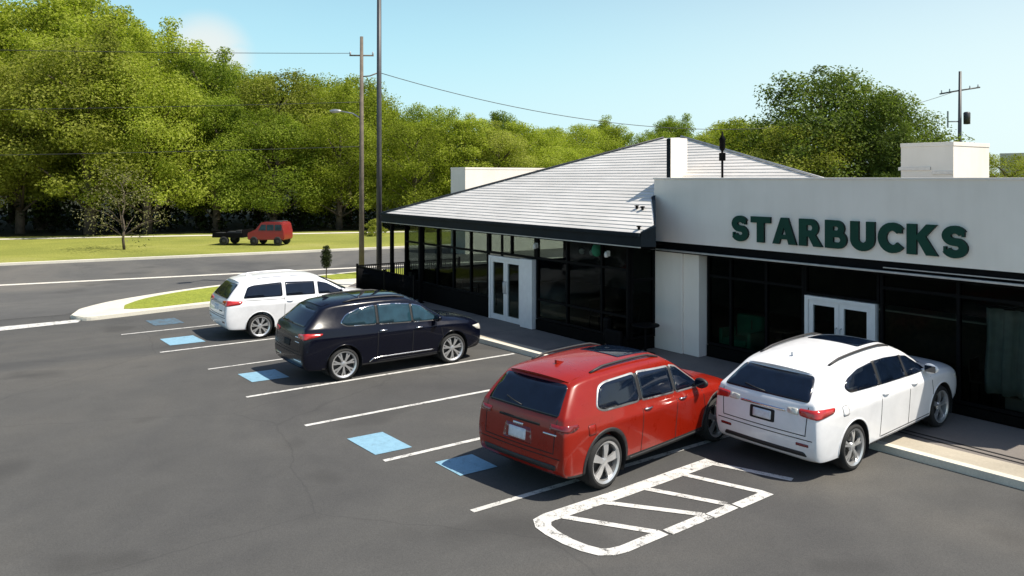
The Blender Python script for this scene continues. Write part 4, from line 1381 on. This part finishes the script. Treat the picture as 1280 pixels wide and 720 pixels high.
# far red utility car and a loaded black trailer, on the grass beyond the road
pk = thing('utility_car', 'dark red boxy utility car standing on the far lawn in front of the wood', 'car', (18.1, 52.35, 0), R(-43))
pk.scale = (.82, .86, .90)
bm = B()
prof = [(-1.55, .42), (1.5, .42), (1.55, .7), (1.5, 1.05), (1.38, 1.62), (1.2, 1.72), (-.35, 1.72), (-.5, 1.66), (-.8, 1.14), (-1.45, 1.02), (-1.58, .85)]
lo = [bm.verts.new((x, -.88, z)) for x, z in prof]; hi = [bm.verts.new((x, .88, z)) for x, z in prof]
bm.faces.new(lo); bm.faces.new(hi[::-1])
for i in range(len(prof)):
    bm.faces.new((lo[i], hi[i], hi[(i + 1) % len(prof)], lo[(i + 1) % len(prof)]))
bmesh.ops.bevel(bm, geom=list(bm.edges), offset=.06, segments=2, affect='EDGES')
obj('body', bm, M['truckred'], pk, smooth=True, angle=40)
for s in (-1, 1):
    for (a, b, c) in ((-.62, .02, -.36), (.10, .68, .10), (.76, 1.34, .76)):
        bm = B()
        q = [(a, 1.12), (b, 1.12), (b, 1.55), (c, 1.55)]
        v0 = [bm.verts.new((x, s * .875, z)) for x, z in q]; v1 = [bm.verts.new((x, s * .892, z)) for x, z in q]
        bm.faces.new(v0); bm.faces.new(v1[::-1])
        for i in range(4): bm.faces.new((v0[i], v0[(i + 1) % 4], v1[(i + 1) % 4], v1[i]))
        obj('window', bm, M['carglasslight'], pk)
def small_wheel(par, x, y):
    w = bpy.data.objects.new('wheel', None); link(w, par); w.location = (x, y, .34)
    bm = B(); lathe(bm, [(.2, -.1), (.32, -.11), (.34, -.06), (.34, .06), (.32, .11), (.2, .1)], 24, 'y'); obj('tyre', bm, M['tyre'], w, smooth=True)
    bm = B(); lathe(bm, [(.001, -.085), (.1, -.09), (.2, -.08), (.2, .08), (.1, .09), (.001, .085)], 20, 'y'); obj('rim', bm, M['rimdark'], w)
for (x, y) in ((-1.0, -.8), (-1.0, .8), (1.0, -.8), (1.0, .8)):
    small_wheel(pk, x, y)
for s in (-.5, .5):
    bm = B(); tube(bm, [(-.3, s, 1.77), (1.25, s, 1.77)], .035, 8); obj('roof_rail', bm, M['blackplastic'], pk)
tl_ = thing('flat_trailer', 'low black flat trailer with a dark load left of the dark red utility car', 'trailer', (16.2, 54.1, 0), R(-43))
tl_.scale = (.95, .95, .9)
bm = B(); prism(bm, [(-1.15, -.9), (1.1, -.9), (1.1, .9), (-1.15, .9)], .58, .68)
box(bm, -1.14, 1.09, -.89, -.85, .68, .92); box(bm, -1.14, 1.09, .85, .89, .68, .92); box(bm, 1.02, 1.09, -.84, .84, .68, 1.15)
obj('flat_bed', bm, M['blackmetal'], tl_)
bm = B()
for (x, y, w, h) in ((-.8, -.3, .5, .24), (-.1, .2, .6, .30), (.6, -.2, .42, .42), (-.4, .45, .4, .22)):
    box(bm, x - w / 2, x + w / 2, y - .3, y + .3, .68, .68 + h, .03)
obj('load', bm, M['rimdark'], tl_)
bm = B(); tube(bm, [(1.1, 0, .6), (1.5, 0, .52)], .05, 8); obj('drawbar', bm, M['blackmetal'], tl_)
for y in (-.8, .8): small_wheel(tl_, -.3, y)

# ------------------------------------------------------------------ trees
def leaf_cloud(bm, centres, per, spread, size, rng, flat=.0):
    """many small leaf-clump faces scattered round each centre"""
    for (c, s) in centres:
        for i in range(int(per * s * s)):
            # shell-biased gaussian
            d = Vector((rng.gauss(0, 1), rng.gauss(0, 1), rng.gauss(0, 1)))
            if d.length < 1e-4: continue
            d.normalize()
            r = spread * s * (rng.random() ** .45)
            p = c + Vector((d.x * r, d.y * r, d.z * r * .72))
            nrm = (d * .8 + Vector((rng.gauss(0, .55), rng.gauss(0, .55), rng.gauss(.35, .55))))
            nrm.normalize()
            a = nrm.orthogonal().normalized()
            a = Matrix.Rotation(rng.random() * 2 * PI, 3, nrm) @ a
            b = nrm.cross(a)
            w = size * rng.uniform(.55, 1.3); h = w * rng.uniform(.45, .8)
            vs = [bm.verts.new(p + a * (w * x) + b * (h * y) + nrm * (w * z)) for x, y, z in ((-.5, 0, 0), (0, -.5, .12), (.55, .05, -.05), (.02, .5, .10))]
            bm.faces.new(vs)

def tree_mesh(H, crown_r, crown_lo, seed, leaf=.34, lobes=34, per=150, shape='round', ragged=.25, stem=1.0):
    rng = random.Random(seed)
    tb = B(); cb = B()
    ch = H - crown_lo
    tr = (.018 * H + .05) * stem
    trunk = [(rng.gauss(0, .05) * k, rng.gauss(0, .05) * k, H * .82 * k / 6) for k in range(7)]
    trunk[0] = (0, 0, -.1)
    tube(tb, trunk, [tr * (1.25 - .16 * k) for k in range(7)], 8)
    cents = []
    for i in range(lobes):
        t = (i + rng.random()) / lobes
        z = crown_lo + ch * (.06 + .90 * t)
        u = (z - crown_lo) / ch
        if shape == 'round': prof = math.sin(PI * (u * .80 + .16)) ** .7
        elif shape == 'tall': prof = (1 - u) ** .55 * .9 + .12
        else: prof = math.sin(PI * (u * .72 + .26)) ** .8
        a = i * 2.399 + rng.uniform(-.5, .5)
        rad = crown_r * prof * rng.uniform(.55, 1.0 + ragged * .3)
        c = Vector((math.cos(a) * rad, math.sin(a) * rad, z + rng.gauss(0, .3)))
        s = rng.uniform(.72, 1.3) * (1.0 if u < .85 else .8)
        cents.append((c, s))
        if i % 2 == 0:
            base = Vector((trunk[3][0], trunk[3][1], max(crown_lo * .7, z - rad * .75)))
            base.z = min(base.z, H * .78)
            mid = base.lerp(c, .55) + Vector((0, 0, rad * .08))
            tube(tb, [base, mid, c], [tr * .38, tr * .25, tr * .08], 5)
    for i in range(int(lobes * .5)):      # stray sprigs beyond the outline
        c, s = cents[rng.randrange(len(cents))]
        o = Vector((c.x, c.y, (c.z - crown_lo - ch * .4) * .8)).normalized()
        cents.append((c + o * crown_r * rng.uniform(.08, .20), rng.uniform(.3, .55)))
    leaf_cloud(cb, cents, per, crown_r * .36, leaf, rng)
    def tomesh(b, nm):
        me = bpy.data.meshes.new(nm); b.to_mesh(me); b.free(); return me
    return tomesh(tb, 'trunk'), tomesh(cb, 'crown')

def plant_tree(name, label, cat, meshes, loc, leafmat, sc=(1, 1, 1), rz=0, group=None, bark='bark'):
    t = thing(name, label, cat, loc, rz, group)
    t.scale = sc
    for nm, me, mt in (('trunk', meshes[0], M[bark]), ('crown', meshes[1], leafmat)):
        o = link(bpy.data.objects.new(nm, me), t)
        if not me.materials:
            me.materials.append(mt)
        o.material_slots[0].link = 'OBJECT'
        o.material_slots[0].material = mt
    return t

TM = [tree_mesh(13, 4.4, 1.9, 11, leaf=.17, lobes=46, per=760), tree_mesh(13, 4.0, 2.4, 12, leaf=.17, lobes=42, per=760, shape='dome'), tree_mesh(13, 3.6, 1.6, 13, leaf=.17, lobes=40, per=760, shape='tall'),
      tree_mesh(13, 4.8, 1.5, 14, leaf=.17, lobes=50, per=760), tree_mesh(13, 3.9, 1.9, 15, leaf=.17, lobes=40, per=760, shape='dome', ragged=.5)]
DOME = tree_mesh(13, 5.0, 1.6, 77, leaf=.20, lobes=64, per=620, shape='dome', ragged=.1)
SP = tree_mesh(13, 3.9, 2.6, 21, leaf=.26, lobes=36, per=30, shape='round', ragged=.6)
def edge_y(x):       # front edge of the wood
    pts = [(-20, 78), (3.6, 72.5), (28, 63.5), (48, 55.5), (75, 45), (140, 21)]
    for (x0, y0), (x1, y1) in zip(pts[:-1], pts[1:]):
        if x0 <= x <= x1: return y0 + (y1 - y0) * (x - x0) / (x1 - x0)
    return pts[-1][1]
def wood_height(x):  # the wood is tallest at the left
    pts = [(-25, 21), (4, 19.5), (14, 19.5), (18, 17.2), (24, 14.8), (31, 13.2), (38, 12.8), (44, 11.0), (52, 9.6), (62, 9.4), (80, 10), (140, 11)]
    for (x0, y0), (x1, y1) in zip(pts[:-1], pts[1:]):
        if x0 <= x <= x1: return y0 + (y1 - y0) * (x - x0) / (x1 - x0)
    return 11
rng = random.Random(5)
front_words = ['behind the bare sapling', 'over the dark gap in the wood', 'behind the red pickup', 'right of the red pickup', 'behind the utility pole', 'behind the light pole', 'above the left end of the cafe roof']
x = -12.0
k = 0
row_names = ['front', 'second', 'third', 'fourth', 'rear']
kinds = ['yellow green', 'mid green', 'fresh spring green', 'light olive green']
mats = [M['leaf_spring'], M['leaf_green'], M['leaf_spring'], M['leaf_olive']]
for row, (dy, step, hs) in enumerate(((1.5, 4.7, .76), (7.0, 6.4, .92), (14.0, 6.6, 1.06), (22.0, 7.2, 1.14), (31.0, 7.6, 1.2))):
    x = -14.0 + row * 1.7
    while x < 74 + row * 5:
        xx = x + rng.uniform(-1.2, 1.2)
        yy = edge_y(min(xx, 139)) + dy + rng.uniform(-1.5, 1.5)
        h = wood_height(xx) * hs * rng.uniform(.90, 1.08)
        i = rng.randrange(5)
        s = h / 13
        w = max(s, .85) * rng.uniform(.95, 1.2)
        mi = rng.choices([0, 1, 2, 3], [4, 4 if xx < 30 else 2, 2, 2])[0]
        me = TM[i]
        if row >= 1 and rng.random() < .16:
            me = SP; mi = 3
        lab = '%s leafy tree in the %s row of the wood beyond the road' % (kinds[mi], row_names[row])
        plant_tree('deciduous_tree', lab, 'tree', me, (xx, yy, 0), mats[mi], (w, w, s), rng.uniform(0, 2 * PI), '%s trees of the %s row of the wood' % (kinds[mi], row_names[row]))
        x += step * (1.0 if xx < 40 else 1.15)
# understorey between the trunks, the wood's shade painted into its leaves
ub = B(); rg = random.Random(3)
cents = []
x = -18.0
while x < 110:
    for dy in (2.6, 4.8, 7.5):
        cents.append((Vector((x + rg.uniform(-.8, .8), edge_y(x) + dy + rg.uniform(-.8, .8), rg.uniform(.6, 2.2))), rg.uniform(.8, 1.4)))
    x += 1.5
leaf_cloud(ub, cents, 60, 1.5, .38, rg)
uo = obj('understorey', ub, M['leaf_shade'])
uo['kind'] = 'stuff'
tag(uo, 'tangled understorey along the foot of the wood, painted dark for its shade', 'undergrowth')

# trees behind the cafe on the right
for (x, y, h, w, i, mt, lab) in ((44, 34.9, 8.4, .80, 0, 'leaf_olive', 'yellow green tree left of the big dark tree behind the parapet'),
                             (41.5, 31.4, 8.0, .75, 3, 'leaf_spring', 'low bright green tree just behind the right roof hip'),
                             (43.5, 27.6, 10.7, 1.02, -1, 'leaf_dark', 'tall dark green tree with the highest crown behind the parapet'),
                             (44.5, 24.6, 9.3, .80, -1, 'leaf_dark', 'dark green tree right of the tallest one behind the parapet'),
                             (40.0, 27.2, 7.6, .75, 0, 'leaf_olive', 'olive green tree in front of the tall dark trees behind the parapet'),
                             (42.5, 22.8, 7.2, .52, 2, 'leaf_dark', 'narrow dark tree at the right edge of the clump behind the parapet')):
    s = h / 13
    plant_tree('deciduous_tree', lab, 'tree', TM[i] if i >= 0 else DOME, (x, y, 0), M[mt], (w, w, s), x * 1.7, 'trees in the clump behind the parapet')
plant_tree('deciduous_tree', 'olive green tree far behind the parapet at the right edge of the photo', 'tree', TM[3], (55.5, 22.4, 0), M['leaf_olive'], (.72, .72, 5.9 / 13), 1.0)
plant_tree('deciduous_tree', 'thin pale tree beside the olive tree behind the parapet at the far right', 'tree', SP, (57, 24.9, 0), M['leaf_olive'], (.4, .4, 6.1 / 13), 2.0)
# saplings on the far lawn
sap = tree_mesh(5.6, 2.6, 1.3, 31, leaf=.15, lobes=36, per=30, shape='dome', ragged=.7, stem=.5)
plant_tree('sapling', 'sparse brownish young tree standing on the far lawn at the left', 'tree', sap, (9.5, 54.2, 0), M['twig'], (.95, .95, .92), .4)
plant_tree('sapling', 'pale leafy young tree on the far lawn cut by the left edge of the photo', 'tree', sap, (-1.2, 55.5, 0), M['twig'], (1.0, 1.0, 1.02), 2.4)
tb, cb = B(), B()
tube(tb, [(0, 0, -.05), (.01, 0, .6), (0, .01, 1.3)], .025, 8)
leaf_cloud(cb, [(Vector((0, 0, z)), s) for z, s in ((.62, .8), (.8, 1.0), (1.0, 1.05), (1.2, .9), (1.38, .6))], 800, .25, .055, random.Random(8))
bush = (bpy.data.meshes.new('trunk'), bpy.data.meshes.new('crown')); tb.to_mesh(bush[0]); cb.to_mesh(bush[1])
plant_tree('clipped_shrub', 'small dark clipped standard tree on the pale paving by the patio', 'shrub', bush, (13.62, 32.35, .1), M['leaf_shade'], (1, 1, 1), 0)
for (x, y, s, lab) in ((27.5, 55.8, .55, 'low pale shrub on the far lawn behind the utility pole'), (33.5, 57.2, .7, 'low shrub on the far lawn seen between the porch posts')):
    sb = tree_mesh(2.2, 1.5, .1, int(x * 10), leaf=.2, lobes=20, per=140, shape='dome')
    plant_tree('shrub', lab, 'shrub', sb, (x, y, 0), M['leaf_olive'], (s, s, s), x)

# ------------------------------------------------------------------ poles, wires
lp = thing('light_pole', 'tall dark grey car park light pole rising past the left end of the cafe roof', 'lamp post', (14.45, 28.97, .12))
bm = B(); tube(bm, [(0, 0, .5), (0, 0, 13.2)], [.115, .085], 14); obj('pole', bm, M['polegrey'], lp)
bm = B(); lathe(bm, [(.26, 0), (.26, .5), (.23, .54), (.1, .54)], 20); obj('base', bm, M['concrete'], lp)
bm = B(); tube(bm, [(0, 0, 13.0), (-.25, -.2, 13.15), (-.7, -.5, 13.2)], .04, 8); ar = obj('arm', bm, M['polegrey'], lp)
bm = B(); box(bm, -1.2, -.65, -.72, -.36, 13.14, 13.28, .03); obj('lamp_head', bm, M['polegrey'], ar)
up = thing('utility_pole', 'weathered wooden utility pole with small insulators left of the light pole', 'utility pole', (15.5, 32.82, .1))
bm = B(); tube(bm, [(0, 0, -.1), (.0, 0, 10.75)], [.125, .075], 12); obj('pole', bm, M['polewood'], up)
bm = B(); tube(bm, [(-.45, .3, 9.9), (.45, -.3, 9.9)], .035, 8); obj('crossarm', bm, M['polewood'], up)
for s in (-1, 1):
    bm = B(); lathe(bm, [(.03, 9.93), (.045, 9.97), (.03, 10.0), (.04, 10.04), (.001, 10.08)], 10, c=(s * .42, -s * .28, 0)); obj('insulator', bm, M['alu'], up)
bm = B(); tube(bm, [(0, 0, 8.95), (.3, -.22, 8.98), (.6, -.42, 9.12)], .03, 8); obj('bracket', bm, M['polewood'], up)
bm = B(); tube(bm, [(0, 0, 7.05), (-.3, .3, 7.3), (-.7, .68, 7.4)], .03, 8); la = obj('lamp_arm', bm, M['alu'], up)
bm = B()
t = B(); bmesh.ops.create_icosphere(t, subdivisions=2, radius=1)
for v in t.verts: v.co = Vector((v.co.x * .30, v.co.y * .13, v.co.z * .09))
merge(bm, t, 0, Matrix.Translation((-.88, .86, 7.41)) @ Matrix.Rotation(R(135), 4, 'Z')); obj('lamp_head', bm, M['alu'], la, smooth=True)
rp = thing('utility_pole', 'dark utility pole with crossarm and transformer behind the parapet at the right', 'utility pole', (54.6, 24.85, 0))
bm = B(); tube(bm, [(.12, .1, -.1), (-.05, -.05, 11.5)], [.16, .09], 12); obj('pole', bm, M['polegrey'], rp)
bm = B(); tube(bm, [(-.72, .95, 10.05), (0, 0, 10.25), (.72, -.95, 10.42)], .05, 8); obj('crossarm', bm, M['polegrey'], rp)
for q in (-.9, -.5, .5, .9):
    bm = B(); lathe(bm, [(.03, 0), (.05, .05), (.03, .09), (.045, .14), (.001, .2)], 8, c=(q * .72, -q * .95, 10.28 + q * .17)); obj('insulator', bm, M['alu'], rp)
bm = B(); lathe(bm, [(.001, 8.0), (.2, 8.02), (.21, 8.75), (.15, 8.82), (.001, 8.84)], 16, c=(.25, -.34, 0)); obj('transformer', bm, M['polegrey'], rp)
bm = B(); box(bm, -.5, -.42, .5, .58, 7.8, 8.9); tube(bm, [(0, 0, 8.2), (-.46, .54, 8.2)], .04, 6); obj('fuse_cutout', bm, M['alu'], rp)
def wire(name, label, a, b, sag, r=.016, group=None):
    bm = B()
    a, b = Vector(a), Vector(b)
    tube(bm, [a.lerp(b, t / 40) - Vector((0, 0, sag * 4 * (t / 40) * (1 - t / 40))) for t in range(41)], r, 5)
    return tag(obj(name, bm, M['wire'], smooth=True), label, 'cable', group)
wire('overhead_cable', 'thin overhead cable sagging from the wooden pole to the dark pole behind the parapet', (16.1, 32.40, 9.25), (54.6, 24.85, 10.3), 2.6)
wire('overhead_cable', 'topmost overhead cable running level to the left from the wooden pole', (15.1, 33.10, 10.1), (-32, 56, 10.6), .5, .013)
wire('overhead_cable', 'upper of the two low cables crossing in front of the wood at the left', (15.4, 32.83, 7.9), (-36, 58, 6.9), .4, .011)
wire('overhead_cable', 'lower of the two low cables crossing in front of the wood at the left', (15.4, 32.83, 5.9), (-36, 58, 5.6), .5, .011)

# ------------------------------------------------------------------ light, sky, camera
EL, AZ = R(57), R(35)            # sun height; its azimuth turned from -Y towards +X
sd = Vector((math.sin(AZ) * math.cos(EL), -math.cos(AZ) * math.cos(EL), math.sin(EL)))
sun = bpy.data.lights.new('sun', 'SUN')
sun.energy = 4.9; sun.angle = R(.5); sun.color = (1, .93, .81)
so = bpy.data.objects.new('sun', sun); COL.objects.link(so)
so.rotation_euler = sd.to_track_quat('Z', 'Y').to_euler(); so.location = (0, 0, 40)
w = bpy.data.worlds.new('World'); S.world = w; w.use_nodes = True
nt = w.node_tree
bg = nt.nodes['Background']
sky = nt.nodes.new('ShaderNodeTexSky'); sky.sky_type = 'NISHITA'; sky.sun_disc = False
sky.sun_elevation = EL; sky.sun_rotation = math.atan2(sd.x, sd.y)
sky.air_density = 1.0; sky.dust_density = .9; sky.ozone_density = 1.6
# a few thin pale clouds low in the sky
geo = nt.nodes.new('ShaderNodeTexCoord')
mp = nt.nodes.new('ShaderNodeMapping'); mp.inputs['Scale'].default_value = (3, 3, 9)
nz = nt.nodes.new('ShaderNodeTexNoise'); nz.inputs['Scale'].default_value = 1.6; nz.inputs['Detail'].default_value = 7; nz.inputs['Roughness'].default_value = .55
rp_ = nt.nodes.new('ShaderNodeValToRGB'); rp_.color_ramp.elements[0].position = .58; rp_.color_ramp.elements[1].position = .8
rp_.color_ramp.elements[1].color = (.06, .06, .06, 1)
mx = nt.nodes.new('ShaderNodeMix'); mx.data_type = 'RGBA'
mx.inputs[7].default_value = (5.6, 5.8, 5.8, 1)
nt.links.new(geo.outputs['Generated'], mp.inputs[0]); nt.links.new(mp.outputs[0], nz.inputs['Vector'])
nt.links.new(nz.outputs['Fac'], rp_.inputs[0]); nt.links.new(rp_.outputs[0], mx.inputs[0])
nt.links.new(sky.outputs[0], mx.inputs[6]); # pale summer haze: strongest low down and towards the sun's side
def mth(op, a, b=None, c=None):
    q = nt.nodes.new('ShaderNodeMath'); q.operation = op
    for k_, v in enumerate((a, b, c)):
        if v is None: continue
        if isinstance(v, (int, float)): q.inputs[k_].default_value = v
        else: nt.links.new(v, q.inputs[k_])
    return q.outputs[0]
def dotd(v):
    q = nt.nodes.new('ShaderNodeVectorMath'); q.operation = 'DOT_PRODUCT'
    nt.links.new(geo.outputs['Generated'], q.inputs[0]); q.inputs[1].default_value = v
    return q.outputs['Value']
def rng_(v, a, b, c, d):
    q = nt.nodes.new('ShaderNodeMapRange'); q.interpolation_type = 'SMOOTHSTEP'
    nt.links.new(v, q.inputs[0])
    for k_, x_ in zip((1, 2, 3, 4), (a, b, c, d)): q.inputs[k_].default_value = x_
    return q.outputs[0]
low = rng_(dotd((0, 0, 1)), .04, .46, .94, .0)
hz_ = nt.nodes.new('ShaderNodeMix'); hz_.data_type = 'RGBA'
nt.links.new(low, hz_.inputs[0])
side = rng_(dotd((math.sin(R(60)), -math.cos(R(60)), 0)), -.15, .95, 0, 1)
tint = nt.nodes.new('ShaderNodeMix'); tint.data_type = 'RGBA'
nt.links.new(side, tint.inputs[0])
tint.inputs[6].default_value = (3.5, 6.4, 7.2, 1); tint.inputs[7].default_value = (6.4, 7.4, 7.3, 1)
low2 = rng_(dotd((0, 0, 1)), .0, .22, .55, 0)
tint2 = nt.nodes.new('ShaderNodeMix'); tint2.data_type = 'RGBA'
nt.links.new(low2, tint2.inputs[0]); nt.links.new(tint.outputs[2], tint2.inputs[6]); tint2.inputs[7].default_value = (5.8, 6.9, 6.9, 1)
nt.links.new(mx.outputs[2], hz_.inputs[6]); nt.links.new(tint2.outputs[2], hz_.inputs[7])
# one small pale cloud low over the wood
cd_ = Vector((.255, .955, .140)).normalized()
puff = rng_(dotd(tuple(cd_)), .9982, .9999, 0, .85)
cn = mth('MULTIPLY', puff, rng_(nz.outputs['Fac'], .42, .60, 0, 1))
cl_ = nt.nodes.new('ShaderNodeMix'); cl_.data_type = 'RGBA'
nt.links.new(cn, cl_.inputs[0]); nt.links.new(hz_.outputs[2], cl_.inputs[6]); cl_.inputs[7].default_value = (6.1, 6.3, 6.1, 1)
nt.links.new(cl_.outputs[2], bg.inputs[0])
bg.inputs[1].default_value = .10

cam = bpy.data.cameras.new('camera')
co = bpy.data.objects.new('camera', cam); COL.objects.link(co)
cam.sensor_width = 36; cam.lens = 27.83; cam.shift_y = -138 / 1280
cam.clip_start = .05; cam.clip_end = 3000
co.location = (0, 0, 4.5)
co.rotation_euler = (R(90), 0, R(53.9614 - 90))
S.camera = co
S.render.engine = 'CYCLES'
S.view_settings.view_transform = 'Standard'
try: S.view_settings.look = 'None'
except Exception: pass
S.view_settings.gamma = 1
S.view_settings.use_curve_mapping = False
S.view_settings.exposure = 0.52
S.cycles.transparent_max_bounces = 16
S.cycles.max_bounces = 8
